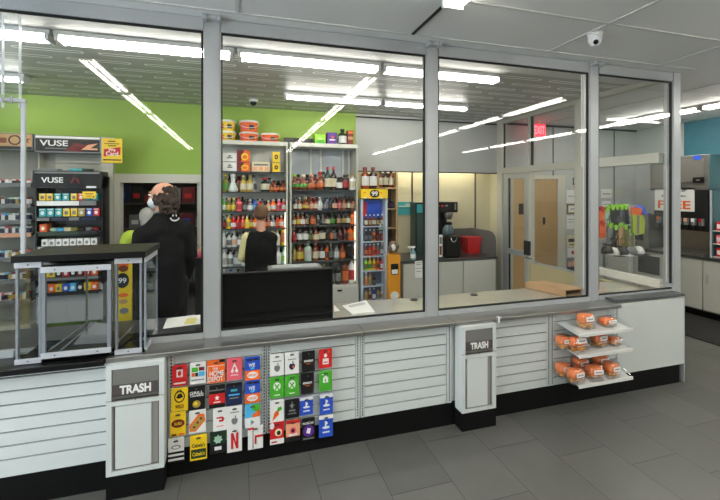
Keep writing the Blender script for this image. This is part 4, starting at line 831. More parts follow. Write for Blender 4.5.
MB().prism([(rx(71), z188+.05), (rx(73), z188+.05), (rx(76), z188+.11), (rx(74), z188+.11)], RY-.024, RY-.015).obj('emblem', pm('dr'), t)
MB().prism([(rx(79), z188+.05), (rx(81), z188+.05), (rx(78), z188+.11), (rx(76), z188+.11)], RY-.024, RY-.015).obj('emblem', pm('dr'), t)
MB().box(rx(87), rx(97), RY-.024, RY-.015, z188+.0, z188+.022).obj('printed_panel', pm('wh'), t)
MB().box(r0-.01, r1+.01, RY+.05, 5.28, .35, .76).obj('base_panel', mat('rack_base_grey', (178, 180, 178), .5), t)
rows_ = [  # pack top y, shelf y, strip (y0,y1,col), packs [(x0,x1,col)]
 (193.5, 200.5, [(37, 79, 201, 205.5, 'wh'), (80, 96, 201, 205.5, 'gy')], [(38, 44.5, 'yl'), (45.5, 52, 'yl'), (53.5, 60, 'tl'), (61.5, 68, 'tl'), (70, 76, 'yl'), (77, 83, 'or'), (83.6, 89.5, 'tl'), (90.5, 97, 'tl')]),
 (208.5, 216.5, [(37, 49, 217.5, 220.5, 'gy'), (69, 79, 217.5, 220.5, 'gy'), (52, 67, 218, 220.5, 'nv'), (81, 96, 218, 220.5, 'nv')], [(38, 45, 'tl'), (46, 53, 'tl'), (54, 61, 'tl'), (62, 69, 'yl'), (70, 76.5, 'yl'), (77.5, 84, 'gd'), (85.5, 91.5, 'bl'), (92.5, 98.5, 'rd')]),
 (224, 231.5, [(38, 79, 231.5, 235.5, 'dg'), (80, 97, 231.5, 235, 'bk')], [(38.5, 45.5, 'or')]),
 (239, 246, [(38, 98, 246.5, 249.5, 'wh')], [(40.5+7.1*i, 46.5+7.1*i, 'wh') for i in range(8)]),
 (254, 261.5, [(38, 98, 262, 264, 'gy')], [(40+7.2*i, 46.5+7.2*i, ('nv', 'or', 'gy', 'bk', 'wh', 'dr', 'nv', 'yl')[i]) for i in range(8)]),
 (269, 277, [(38, 98, 277.5, 280, 'gy')], [(40+7.2*i, 46.5+7.2*i, ('yl', 'yl', 'bk', 'rd', 'bk', 'dr', 'rd', 'or')[i]) for i in range(8)]),
 (284, 292, [(38, 98, 292.5, 295, 'bk')], [(40+7.2*i, 46.5+7.2*i, ('gy', 'or', 'yl', 'bl', 'cy', 'bk', 'yl', 'or')[i]) for i in range(8)]),
]
for j, (yt, ys, strips, pk) in enumerate(rows_):
    zs_ = atY(67, ys, RY)[1]
    MB().box(r0, r1, RY+.01, 5.268, zs_-.012, zs_).obj('shelf', M_black, t)
    for (a, b_, y0, y1, c) in strips:
        MB().box(rx(a), rx(b_), RY-.004, RY+.009, atY(67, y1, RY)[1], atY(67, y0, RY)[1]).obj('price_strip', pm(c), t)
    for i, (a, b_, c) in enumerate(pk):
        X0, X1 = rx(a), rx(b_); zt_p = atY(67, yt, RY)[1]
        if j == 2: z0_ = zs_+.001
        o = MB().box(X0, X1, RY+.02, RY+.16, zs_+.001, zt_p, .002).obj('vape_pack', pm(c, .35), loc=((X0+X1)/2, RY+.09, zs_+.001))
        tag(o, '%s pack, %s from the left on the %s shelf of the black rack' % (PAL[c][0], ORD[i], ORD[j]), 'pack', 'small packs on the black display rack')
        Wd = X1-X0; Hd = zt_p-zs_
        l = MB().prism(ellipse_pts((X0+X1)/2, zs_+Hd*.45, Wd*.28, Hd*.24, 10), RY+.0185, RY+.0199).obj('emblem', pm('wh' if c not in ('wh', 'yl') else 'gy')); l.parent = o; l.matrix_parent_inverse = Matrix.Translation(o.location).inverted()
        if j < 2:
            l = MB().box(X0+.1*Wd, X1-.1*Wd, RY+.0185, RY+.0199, zt_p-Hd*.16, zt_p-Hd*.06).obj('printed_line', pm('wh')); l.parent = o; l.matrix_parent_inverse = Matrix.Translation(o.location).inverted()
for i in range(7):   # round tins on the third shelf
    x = rx(50.5+7.2*i); z = atY(67, 231.5, RY)[1]; c = ('pg', 'cy', 'cr', 'ol', 'bk', 'gy', 'dr')[i]
    o = MB().lathe([(.034, 0), (.036, .004), (.036, .03), (.03, .036)], (x, RY+.08, z+.001), 14).obj('round_tin', pm(c), loc=(x, RY+.08, z+.001)); tag(o, '%s round tin, %s from left beside the orange box' % (PAL[c][0], ORD[i]), 'tin', 'round tins on the black rack')
carton(82.5, 96, 191.5, 198.5, RY-.03, .002, 'yl', [('r', 'bk', .2, .6, .8, .72), ('r', 'bk', .3, .3, .7, .4), ('e', 'bk', .82, .25, .06, .1)], 'small yellow price tag clipped to the black rack', 'price_tag', 'tag')
for k, (a, b_, c) in enumerate(((38, 58, 'gy'), (69, 82, 'tl'), (82, 91, 'dg'))):
    carton(a, b_, 168.6, 171, RY+.04, .1, c, [], '%s flat box lying on top of the black rack' % PAL[c][0], 'flat_box', 'box', 'boxes on the rack top')
# WE CARD sign on the end panel
wy = CY_-.045
t = carton(102, 122.3, 138.5, 163, wy, .004, 'yl', [('r', 'bk', .28, .86, .66, .9), ('r', 'bk', .12, .77, .86, .80), ('r', 'bk', .3, .68, .7, .72), ('p', 'rd', [(.08, .26), (.9, .34), (.92, .66), (.1, .56)]), ('t', 'wh', 'We', .3, .47, .66, .60), ('t', 'wh', 'Card', .2, .30, .8, .47), ('r', 'bk', .05, .10, .95, .15)], 'yellow We Card notice with red panel beside the door frame', 'notice_sign', 'sign')
# yellow 99 banner seen through the display case
t = carton(115, 131.5, 258, 324, 3.44, .03, 'yl', [('p', 'or', [(.1, .97), (.9, .97), (.8, .85), (.2, .86)]), ('e', 'am', .5, .84, .3, .05), ('e', 'bk', .45, .66, .40, .115), ('t', 'wh', '99', .2, .62, .7, .70), ('e', 'or', .5, .44, .3, .03), ('e', 'tn', .5, .34, .26, .035), ('e', 'gy', .55, .2, .28, .045)], 'tall yellow banner with black 99 circle behind the display case', 'banner_sign', 'sign')
b_ = t.location
bx, bz_ = b_.x, b_.z
MB().box(bx-.012, bx+.012, 3.472, 3.49, 0, bz_+.3).obj('stand_pole', M_black, t); MB().box(bx-.12, bx+.12, 3.44, 3.54, 0, .02).obj('stand_foot', M_black, t)

# ================================================================ PEOPLE
def surf(name, prims, m, parent=None, vox=.012, smooth=4):
    """one continuous surface grown over capsules ('c',p0,p1,r0,r1) and ellipsoids ('e',centre,radii,eulerZYX)"""
    b = MB()
    for p in prims:
        if p[0] == 'c':
            a, c = Vector(p[1]), Vector(p[2]); r0, r1 = p[3], p[4]; n = 6
            for i in range(n+1):
                pass
            b.tube([a, a.lerp(c, .5), c], r0, 14, r1); b.ell(a, (r0,)*3, 14); b.ell(c, (r1,)*3, 14)
        else:
            rot = None
            if len(p) > 3: rot = Matrix.Rotation(p[3][2], 3, 'Z') @ Matrix.Rotation(p[3][1], 3, 'Y') @ Matrix.Rotation(p[3][0], 3, 'X')
            b.ell(p[1], p[2], 16, rot)
    o = b.obj('tmp', None); md = o.modifiers.new('r', 'REMESH'); md.mode = 'VOXEL'; md.voxel_size = vox
    if smooth:
        ms = o.modifiers.new('s', 'SMOOTH'); ms.factor = .6; ms.iterations = smooth
    dg = bpy.context.evaluated_depsgraph_get(); me = bpy.data.meshes.new_from_object(o.evaluated_get(dg)); bpy.data.objects.remove(o)
    me.name = name; me.materials.clear(); me.materials.append(m); me.polygons.foreach_set('use_smooth', [True]*len(me.polygons))
    q = bpy.data.objects.new(name, me); COL.objects.link(q)
    if parent: attach(q, parent)
    return q
M_skin = mat('skin_tone', (206, 150, 124), .55, noise=.05, nscale=20)
def figure(label, x, y, hgt, rz, head_yaw, cloth, legs, arms, group=None, head_z=0):
    """arms: for each side (shoulder->elbow->wrist offsets) in the figure's own frame: x right, y forward, z up; scale 1.75 m"""
    t = thing('person', label, 'person', (x, y, 0), group); s = hgt/1.75
    cr, sr = math.cos(rz), math.sin(rz)
    V = lambda a, b, c: (x+(a*cr-b*sr)*s, y+(a*sr+b*cr)*s, c*s)
    sh, hp = .185, .10
    B = []
    B += [('c', V(0, -.0, .95), V(0, 0, 1.1), .105*s, .10*s), ('e', V(0, 0, .96), (.145*s, .105*s, .12*s)), ('e', V(0, .0, 1.2), (.135*s, .09*s, .17*s)), ('c', V(-.11, .0, 1.35), V(.11, .0, 1.35), .045*s, .045*s), ('c', V(0, .0, 1.34), V(0, .01, 1.52), .055*s, .055*s)]
    for sd in (-1, 1):
        B += [('c', V(sd*hp, 0, .93), V(sd*.105, .01, .50), .09*s, .058*s), ('c', V(sd*.105, .01, .50), V(sd*.11, -.01, .10), .056*s, .038*s), ('c', V(sd*.11, -.03, .05), V(sd*.12, .14, .035), .042*s, .034*s)]
        S, E, W = arms[0 if sd < 0 else 1]
        S = V(*S); E = V(*E); W = V(*W)
        B += [('c', S, E, .044*s, .04*s), ('c', E, W, .04*s, .026*s)]
        d = (Vector(W)-Vector(E)).normalized(); pal = Vector(W)+d*.05*s; side = d.cross(Vector((0, 1, 0))).normalized()
        if side.length < .5: side = Vector((1, 0, 0))
        B += [('e', pal, (.030*s, .036*s, .045*s))]
        for k in range(4):
            f0 = pal+side*(k-1.5)*.018*s+d*.03*s; L = (.062, .072, .068, .052)[k]*s; kn = f0+d*L*.5; tip = kn+(d*.7+Vector((0, .7, 0))).normalized()*L*.5
            B += [('c', f0, kn, .0095*s, .009*s), ('c', kn, tip, .009*s, .0075*s)]
        B += [('c', pal-side*.03*s, pal-side*.045*s+d*.045*s+Vector((0, .02*s, 0)), .011*s, .009*s)]
    # head in own yaw frame
    B = [(q if q[0] == 'c' or len(q) > 3 or abs(q[2][0]-q[2][1]) < .02 else q+((0, 0, rz),)) for q in B]
    R = Matrix.Rotation(head_yaw, 3, 'Z')
    def Hd(a, b, c): v = R @ Vector((a, b, 0)); return (x+v.x*s, y+.015*s+v.y*s, (1.635+head_z+c)*s)
    er = (0, 0, head_yaw)
    HD = [('e', Hd(0, -.01, .03), (.077*s, .095*s, .085*s), er), ('e', Hd(0, .03, -.035), (.060*s, .068*s, .075*s), er), ('c', Hd(0, .085, .012), Hd(0, .108, -.022), .010*s, .016*s), ('e', Hd(0, .07, -.085), (.030*s, .026*s, .022*s), er),
          ('e', Hd(0, .088, .035), (.052*s, .016*s, .010*s), er), ('e', Hd(0, .092, -.052), (.026*s, .012*s, .009*s), er)]
    for sd in (-1, 1): HD += [('e', Hd(sd*.078, -.005, -.005), (.012*s, .022*s, .034*s), er)]
    surf('body', B+HD, M_skin, t, .0095*s, 3)
    for sd in (-1, 1): MB().ell(Hd(sd*.032, .088, .014), (.013*s, .011*s, .008*s), 10).obj('eye', pm('wh', .2), t, True); MB().ell(Hd(sd*.032, .098, .014), (.006*s, .004*s, .006*s), 8).obj('iris', pm('dk', .2), t, True)
    # clothes
    C = [('e', V(0, -.005, 1.0), (.185*s, .14*s, .16*s)), ('e', V(0, -.005, 1.2), (.185*s, .14*s, .2*s)), ('c', V(0, -.01, 1.08), V(0, 0, .92), .15*s, .15*s), ('c', V(-.135, -.01, 1.375), V(.135, -.01, 1.375), .078*s, .078*s), ('c', V(0, -.012, 1.38), V(0, -.005, 1.445), .085*s, .068*s)]
    SL = []
    for sd in (-1, 1):
        S, E, W = arms[0 if sd < 0 else 1]
        S, E, W = V(*S), V(*E), V(*W); W2 = tuple(Vector(E).lerp(Vector(W), .93))
        SL += [('c', S, E, .072*s, .056*s), ('c', E, W2, .056*s, .042*s)]
    return t, C, SL, V, Hd, s, er
# --- clerk seen from behind at the left, face turned to the left
RZ = .45
dn = [((-.145, 0, 1.34), (-.195, -.02, 1.10), (-.20, .14, .92)), ((.175, 0, 1.37), (.215, -.03, 1.12), (.20, .10, .90))]
hx_, _ = atY(162.5, 200, 3.72)
man, C, SL, V, Hd, s, er = figure('person in black sweatshirt with bald crown, face mask and long dark curls, seen from behind', hx_, 3.72, 1.85, RZ, 1.25, None, None, dn, head_z=.0)
C = [('e', V(0, -.005, 1.0), (.175*s, .14*s, .18*s), (0, 0, RZ)), ('e', V(0, -.005, 1.2), (.172*s, .13*s, .2*s), (0, 0, RZ)), ('c', V(0, 0, 1.08), V(0, 0, .80), .165*s, .17*s), ('c', V(-.10, -.01, 1.335), V(.12, -.01, 1.345), .088*s, .088*s), ('c', V(-.10, -.01, 1.37), V(-.01, -.01, 1.46), .060*s, .064*s), ('c', V(.11, -.01, 1.39), V(.01, -.01, 1.46), .062*s, .066*s), ('c', V(0, -.01, 1.36), V(0, .0, 1.47), .10*s, .070*s)]
surf('sweatshirt', C+SL, mat('black_sweatshirt', (13, 14, 16), .9, noise=.3, nscale=30, spec=.2), man, .013, 6)
surf('trousers', [('c', V(0, 0, .98), V(0, 0, .9), .16*s, .15*s)]+[q for sd in (-1, 1) for q in (('c', V(sd*.1, 0, .92), V(sd*.105, .01, .5), .105*s, .075*s), ('c', V(sd*.105, .01, .5), V(sd*.11, -.01, .09), .073*s, .062*s))], mat('dark_trousers', (20, 20, 25), .85, spec=.2), man, .014, 4)
nk = [V(math.cos(a)*.062, math.sin(a)*.060, 1.505-.012*math.sin(a)) for a in [2*PI*k/20 for k in range(21)]]
MB().tube(nk, .009, 8).obj('collar', pm('gy', .8), man, True)
rr = random.Random(2); HB = []
for q in range(260):     # curls round the back and sides, crown left bare
    u = rr.uniform(-2.05, 2.05); zz = rr.uniform(-.13, .078 if abs(u) < 1.3 else .03)
    if abs(u) > 1.5 and zz < -.05: zz += .06
    rad = .083-max(0, zz-.03)*.25+(.008 if zz < -.02 else 0)-(.006 if zz < -.1 else 0)
    HB.append(('e', Hd(math.sin(u)*rad*.92, -.014-math.cos(u)*rad*1.12, zz), (rr.uniform(.011, .017)*s,)*3))
surf('hair', HB, mat('dark_brown_curls', (58, 44, 36), .85, noise=.5, nscale=60, bump=.8), man, .0065, 1)
surf('face_mask', [('e', Hd(0, .052, -.05), (.066*s, .068*s, .052*s), er), ('e', Hd(0, .095, -.035), (.022*s, .022*s, .026*s), er)], mat('white_face_mask', (214, 220, 226), .8), man, .007, 3)
def smile_pt(a, r=.03): return a
yb = 3.72-.135*s
cx_, cz_ = atY(175, 217, yb)
off = V(.07, -.135, 0); lx_, ly_ = cx_, yb-.01
tx, ty = math.cos(RZ), math.sin(RZ)
SM = lambda a, z: (cx_+a*tx, yb-.012+a*ty, cz_+z)
MB().tube([SM(.034*math.cos(a), .03*math.sin(a)) for a in [PI*1.05+PI*.9*i/10 for i in range(11)]], .006, 6).obj('smile_print', pm('wh', .7), man, True)
for dx in (-.014, .012): MB().ell(SM(dx, .012), (.004, .004, .008), 8).obj('eye_print', pm('wh', .7), man, True)
# --- clerk in front of the liquor shelves, from behind
px2 = atY(261, 220, 4.50)[0]
arms2 = [((-.155, 0, 1.36), (-.21, .05, 1.13), (-.14, .26, 1.05)), ((.125, .02, 1.36), (.125, .16, 1.15), (.11, .32, 1.10))]
p2, C, SL, V, Hd, s, er = figure('person with short brown hair in black vest over cream sleeves, facing the liquor shelves', px2, 4.50, 1.63, 0, 0, None, None, arms2)
surf('shirt', SL+[('c', V(-.12, -.01, 1.36), V(.12, -.01, 1.36), .06*s, .06*s)], mat('cream_shirt', (226, 218, 160), .8), p2, .012, 4)
surf('vest', [('e', V(0, -.01, 1.0), (.165*s, .14*s, .18*s)), ('e', V(0, -.01, 1.22), (.172*s, .135*s, .19*s)), ('c', V(-.118, -.005, 1.35), V(.118, -.005, 1.35), .08*s, .08*s), ('e', V(0, -.01, 1.12), (.16*s, .13*s, .16*s)), ('c', V(-.085, -.01, 1.34), V(-.085, -.01, .95), .10*s, .10*s), ('c', V(.085, -.01, 1.34), V(.085, -.01, .95), .10*s, .10*s), ('c', V(-.09, -.01, 1.385), V(0, -.01, 1.42), .045*s, .045*s), ('c', V(.09, -.01, 1.385), V(0, -.01, 1.42), .045*s, .045*s)], mat('black_vest', (9, 9, 10), .9, spec=.2), p2, .013, 5)
surf('trousers', [('c', V(0, 0, .98), V(0, 0, .9), .16*s, .15*s)]+[q for sd in (-1, 1) for q in (('c', V(sd*.1, 0, .92), V(sd*.105, .01, .5), .105*s, .075*s), ('c', V(sd*.105, .01, .5), V(sd*.11, -.01, .09), .073*s, .062*s))], mat('dark_trousers'), p2, .014, 4)
surf('hair', [('e', Hd(0, -.022, .045), (.086*s, .098*s, .083*s), er), ('e', Hd(0, -.045, -.0), (.082*s, .072*s, .062*s), er), ('e', Hd(0, -.05, -.03), (.06*s, .04*s, .03*s), er)], mat('short_brown_hair', (98, 68, 46), .75, noise=.4, nscale=70, bump=.5), p2, .008, 2)
# --- third person half hidden in the doorway, grey hood, hi-vis shoulders
p3x = atY(138, 230, 4.5)[0]
arms3 = [((-.185, 0, 1.36), (-.24, .02, 1.1), (-.22, .16, .9)), ((.185, 0, 1.36), (.24, .04, 1.1), (.2, .2, .95))]
p3x2 = atY(146.5, 220, 5.0)[0]
p3, C, SL, V, Hd, s, er = figure('person in grey hooded jacket with hi-vis yellow shoulders behind the clerk in black', p3x2, 5.0, 1.59, 0, .5, None, None, arms3)
M_gj = mat('grey_jacket', (112, 112, 108), .85, noise=.15, nscale=20)
surf('jacket', C+SL, M_gj, p3, .014, 5)
surf('hi_vis_yoke', [('c', V(-.17, -.01, 1.395), V(.17, -.01, 1.395), .088*s, .088*s), ('c', V(-.2, 0, 1.385), V(-.235, .01, 1.27), .084*s, .078*s), ('c', V(.2, 0, 1.385), V(.235, .01, 1.27), .084*s, .078*s)], mat('hi_vis_yellow', (170, 190, 60), .75), p3, .013, 4)
surf('hood', [('e', Hd(0, -.02, .02), (.092*s, .108*s, .106*s), er), ('e', Hd(0, -.045, -.06), (.085*s, .085*s, .09*s), er), ('c', V(-.05, -.03, 1.45), V(.05, -.03, 1.45), .07*s, .07*s)], mat('pale_grey_hood', (150, 150, 145), .85, noise=.15), p3, .012, 4)
surf('trousers', [('c', V(0, 0, .98), V(0, 0, .9), .16*s, .15*s)]+[q for sd in (-1, 1) for q in (('c', V(sd*.1, 0, .92), V(sd*.105, .01, .5), .105*s, .075*s), ('c', V(sd*.105, .01, .5), V(sd*.11, -.01, .09), .073*s, .062*s))], mat('dark_trousers'), p3, .014, 4)

# ================================================================ BEHIND THE GLASS, ON THE WORKTOP
WZ = .79
a, b_ = -.17, atY(333, 300, 2.98)[0]
t = thing('flat_screen', 'large switched off black screen standing right behind the second window', 'screen', ((a+b_)/2, 3.0, WZ))
ztv = atY(333, 268, 2.98)[1]
MB().box(a, b_, 2.98, 3.02, WZ+.001, ztv, .004).obj('housing', M_black, t); MB().box(a+.008, b_-.008, 2.977, 2.981, WZ+.012, ztv-.008).obj('panel', M_gloss, t)
MB().box(a+.2, b_-.2, 3.02, 3.06, WZ+.08, ztv-.1).obj('back_cover', M_black, t); MB().box(a+.2, b_-.2, 3.021, 3.10, WZ+.001, WZ+.015).obj('foot', M_black, t)
x0, z0 = atY(268, 267, 3.3); x1 = atY(320, 267, 3.3)[0]
t = thing('till_unit', 'grey till box peeking over the top of the black screen', 'till', ((x0+x1)/2, 3.26, WZ))
MB().box(x0, x1, 3.2, 3.36, WZ+.001, z0, .006).obj('housing', mat('till_grey', (128, 130, 130), .4), t); MB().box(x0+.03, x1-.03, 3.21, 3.34, z0, z0+.006).obj('top_plate', M_ltgy, t)
x0, z1 = atY(195, 258, 2.99); z0 = atY(195, 315, 2.99)[1]
t = thing('customer_display', 'narrow upright black display half hidden by the first post', 'screen', (x0+.06, 3.02, WZ))
MB().box(x0, x0+.12, 2.985, 3.02, z0, z1, .004).obj('housing', M_black, t); MB().box(x0+.035, x0+.06, 2.99, 3.02, WZ+.005, z0).obj('stand', M_black, t); MB().box(x0, x0+.12, 2.97, 3.06, WZ+.001, WZ+.006).obj('foot', M_black, t)
t = thing('small_figurine', 'tiny pink figurine on top of the narrow black display', 'figurine', (x0+.03, 3.0, z1))
MB().lathe([(.016, 0), (.012, .03), (.006, .045)], (x0+.03, 3.0, z1+.001)).obj('body', pm('pk'), t, True); MB().ell((x0+.03, 3.0, z1+.052), (.012, .012, .013)).obj('head', pm('pe'), t, True)
def sheet(pts, lab, m, z=WZ, th=.003, nm='paper_sheet', parts=()):
    P = [atZ(px, py, z) for px, py in pts]; cx = sum(p[0] for p in P)/len(P); cy = sum(p[1] for p in P)/len(P)
    t = thing(nm, lab, 'paper', (cx, cy, z)); MB().prism(P, z+.001, z+th, 'z').obj('sheet', m, t)
    for q, (pp, mm) in enumerate(parts):
        MB().prism([atZ(px, py, z) for px, py in pp], z+th+.0003, z+th+.001, 'z').obj('printed_panel', mm, t)
    return t
sheet([(163, 329), (167, 319), (202, 314), (201, 324)], 'white papers with yellow note behind the first window', M_wpaper, parts=(([(184, 325), (187, 319), (197, 318), (195, 324)], mat('yellow_note', (226, 212, 130), .8)),))
sheet([(342, 307), (366, 301.5), (375, 313), (352, 315)], 'white folded papers beside the black screen', M_wpaper, th=.012, parts=(([(348, 307), (364, 303.5), (366, 305.5), (350, 309)], mat('grey_print', (190, 192, 196), .8)),))
sheet([(334, 305), (340, 311), (334, 312)], 'corner of white paper poking out beside the black screen', M_wpaper)
for px, py, lab in ((414, 300, 'black cable grommet in the worktop near the second post'), (474, 295, 'black cable grommet in the worktop in the third window')):
    gx, gy = atZ(px, py, WZ); t = thing('cable_grommet', lab, 'grommet', (gx, gy, WZ), 'cable grommets in the worktop')
    MB().lathe([(.038, 0), (.036, .004)], (gx, gy, WZ+.0005), 20).obj('cover', M_black, t); MB().lathe([(.030, 0), (.028, .003)], (gx, gy, WZ+.005), 20).obj('cap', M_gasket, t)
# open cardboard box
A = atZ(565.6, 297, WZ); B_ = atZ(585.4, 294.8, WZ); Cc = atZ(525, 288, WZ)
ax = Vector((B_[0]-A[0], B_[1]-A[1], 0)); ln = Vector((Cc[0]-A[0], Cc[1]-A[1], 0)); A = Vector((A[0], A[1], WZ+.001)); hb = .055
t = thing('cardboard_box', 'long flat brown cardboard box with open end on the worktop', 'box', (A.x, A.y, WZ))
th_ = .005; up = Vector((0, 0, hb)); an = ax.normalized()*th_
def slab(o, u, v, w, nm, m=mat('brown_cardboard', (186, 150, 112), .8, noise=.06, nscale=12)):
    MB().hexa([o, o+u, o+u+v, o+v, o+w, o+u+w, o+u+v+w, o+v+w]).obj(nm, m, t)
slab(A, ax, ln, Vector((0, 0, th_)), 'bottom_panel'); slab(A+up, ax, ln, Vector((0, 0, th_)), 'top_panel'); slab(A, an, ln, up, 'side_panel'); slab(A+ax-an, an, ln, up, 'side_panel'); slab(A+ln*.98, ax, ln*.02, up, 'end_panel')
MB().prism([(A.x+.008, A.z+.008), (A.x+ax.length-.008, A.z+.008), (A.x+ax.length-.008, A.z+hb-.003), (A.x+.008, A.z+hb-.003)], A.y+.06, A.y+.065).obj('mouth_shade', mat('mouth_shade_brown', (92, 68, 48), .9), t)  # dark sheet painting the shade inside the box's open end

# ================================================================ ACRYLIC PASS-THROUGH CASE
q0, q1, yf, yk = -1.212, -.556, 2.665, 3.0
t = thing('display_case', 'clear acrylic counter display case with black top and aluminium brackets', 'display case', (-.92, 2.85, .8))
zt0, zt1 = 1.375, 1.412
MB().prism([(q0-.005, yf-.03), (q1+.004, yf-.03), (q1+.004, yk+.07), (q0-.005, yk+.07)], zt0, zt1, 'z').obj('top_panel', M_black, t)
MB().prism([(q0, yf), (q1, yf), (q1, yk), (q0, yk)], .8005, .815, 'z').obj('bottom_panel', M_gloss, t)
M_br = mat('white_aluminium_bracket', (206, 210, 216), .35, .4)
ca, cb_ = atY(43, 300, yf)[0], atY(113, 300, yf)[0]
# side front panels and their brackets
for (a, b_) in ((q0, ca-.005), (cb_+.01, q1-.02)):
    MB().box(a, b_, yf, yf+.006, .815, zt0-.001).obj('front_panel', M_acr, t)
    MB().box(a, b_, yf-.008, yf, zt0-.034, zt0-.001, .001).obj('top_bracket', M_br, t); MB().box(a, b_, yf-.008, yf, .803, .832, .001).obj('bottom_bracket', M_br, t)
    for z in (zt0-.018, .818): MB().ell(((a+b_)/2, yf-.009, z), (.004, .002, .004), 8).obj('screw', M_dark, t, True)
M_edge = mat('bright_acrylic_edge', (158, 165, 174), .2, .4)
for x in (q0+.004, ca-.02, cb_+.012, q1-.034):
    MB().box(x, x+.011, yf-.003, yf+.02, .815, zt0-.001).obj('edge_strip', M_edge, t)
for x in (q0, q1-.006): MB().box(x, x+.006, yf+.02, yk, .815, zt0-.001).obj('side_panel', M_acr, t)
MB().box(q1-.008, q1+.002, yf, yk, .803, .835).obj('side_rail', M_br, t); MB().box(q1-.008, q1+.002, yf, yk, zt0-.032, zt0-.001).obj('side_rail', M_br, t)
MB().box(q1-.010, q1+.002, yf-.004, yf+.006, .83, zt0-.03).obj('edge_strip', M_edge, t); MB().box(q1-.008, q1+.002, yk-.008, yk+.002, .83, zt0-.03).obj('edge_strip', M_edge, t)
MB().box(q0, q1, yk, yk+.006, .815, zt0-.001).obj('back_panel', M_acr, t)
# the turning drum with its own front panel
dc = ((ca+cb_)/2, yf+.19)
MB().lathe([(.205, 0), (.21, .008)], (dc[0], dc[1], .8155), 32).obj('turntable', M_black, t)
MB().prism([atZ(px, py, .828) for px, py in ((74, 344), (110, 342), (111, 324), (90, 322))], .824, .828, 'z').obj('floor_plate', mat('turntable_grey', (128, 132, 136), .4), t)
for (pa, pb) in (((50, 350), (88, 322)), ((60, 351), (96, 321)), ((116, 344), (134, 325))):
    A_, B2 = atZ(*pa, .832), atZ(*pb, .832); MB().tube([(A_[0], A_[1], .832), (B2[0], B2[1], .832)], .005, 6).obj('floor_rail', M_edge, t)
MB().lathe([(.205, 0), (.21, .012)], (dc[0], dc[1], zt0-.028), 32).obj('drum_top', M_black, t)
MB().box(ca+.004, cb_-.004, yf-.028, yf-.022, .845, zt0-.05).obj('drum_panel', M_acr, t)
MB().box(ca+.002, cb_-.002, yf-.036, yf-.022, zt0-.062, zt0-.03, .001).obj('top_bracket', M_br, t); MB().box(ca+.002, cb_-.002, yf-.036, yf-.022, .832, .862, .001).obj('bottom_bracket', M_br, t)
for z in (zt0-.046, .847):
    for x in (ca+.07, cb_-.07): MB().ell((x, yf-.037, z), (.004, .002, .004), 8).obj('screw', M_dark, t, True)
for x in (ca+.004, cb_-.022): MB().box(x, x+.018, yf-.03, yf-.012, .845, zt0-.05).obj('edge_strip', M_edge, t)
for x, y in ((ca+.10, yf+.33), (cb_-.11, yf+.33)): MB().box(x, x+.012, y, y+.006, .83, zt0-.03).obj('drum_rib', M_chrome, t)
# upright security acrylic with its post, to the left above the case
xA, xB = atY(3.5, 60, 2.74)[0], atY(20.5, 60, 2.74)[0]
t = thing('security_screen', 'clear acrylic security screen with aluminium post above the display case', 'screen panel', (xB, 2.74, 1.41))
zpo = atY(24, 103, 2.72)[1]
MB().box(xA-.5, xB, 2.735, 2.743, zpo-.03, 2.78).obj('acrylic_sheet', M_acr, t)
MB().box(xB-.004, xB, 2.728, 2.75, zpo-.03, 2.78).obj('edge_strip', mat('frosted_acrylic_edge', (205, 210, 216), .3), t); MB().box(xA-.004, xA, 2.728, 2.75, zpo-.03, 2.78).obj('edge_strip', mat('frosted_acrylic_edge'), t)
xp = atY(24, 150, 2.72)[0]
MB().box(xp-.012, xp+.008, 2.71, 2.73, 1.413, zpo, .002).obj('post', M_alu, t); MB().box(xA-.5, xp+.012, 2.705, 2.727, zpo, zpo+.022, .003).obj('bracket', M_alu, t)
for x in (xp-.05, xp-.09): MB().tube([(x, 2.70, zpo-.01), (x, 2.70, zpo+.035)], .007, 8).obj('knob', M_chrome, t)
xs = atY(12, 150, 2.74)[0]
MB().box(xs-.5, xp-.02, 2.735, 2.741, 1.413, zpo-.035).obj('lower_sheet', M_acr, t)

# ================================================================ STORE ROOM BEHIND THE DOORWAY
t = thing('storage_shelving', 'dark metal shelving with boxes in the dim store room', 'shelving', (-1.1, 7.3, 0))
for x in (-2.0, -1.1, -.2):
    MB().box(x-.02, x+.02, 7.0, 7.04, 0, 2.3).obj('upright', M_black, t)
shz = (.3, .75, 1.2, 1.6, 2.0)
for z in shz: MB().box(-2.0, -.2, 7.0, 7.5, z-.025, z).obj('shelf', mat('dark_metal_shelf', (60, 58, 58), .5), t)
rr = random.Random(5)
for j, z in enumerate(shz):
    x = -1.95; i = 0
    while x < -.45:
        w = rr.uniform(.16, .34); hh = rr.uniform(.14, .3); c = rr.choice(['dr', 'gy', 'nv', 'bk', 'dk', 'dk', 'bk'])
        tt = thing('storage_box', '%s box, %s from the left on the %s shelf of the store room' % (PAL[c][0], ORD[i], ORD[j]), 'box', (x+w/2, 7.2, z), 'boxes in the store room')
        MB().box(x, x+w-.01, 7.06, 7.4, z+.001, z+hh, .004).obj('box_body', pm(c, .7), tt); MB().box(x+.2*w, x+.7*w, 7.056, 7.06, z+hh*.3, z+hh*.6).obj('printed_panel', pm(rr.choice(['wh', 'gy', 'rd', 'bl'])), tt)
        x += w+.01; i += 1
area('storeroom_fill', (-1.0, 6.5, 2.45), (0, 0, 0), .6, .15, 5, (1, .96, .9))  # unseen area light added to lift the store room dimly, no fixture

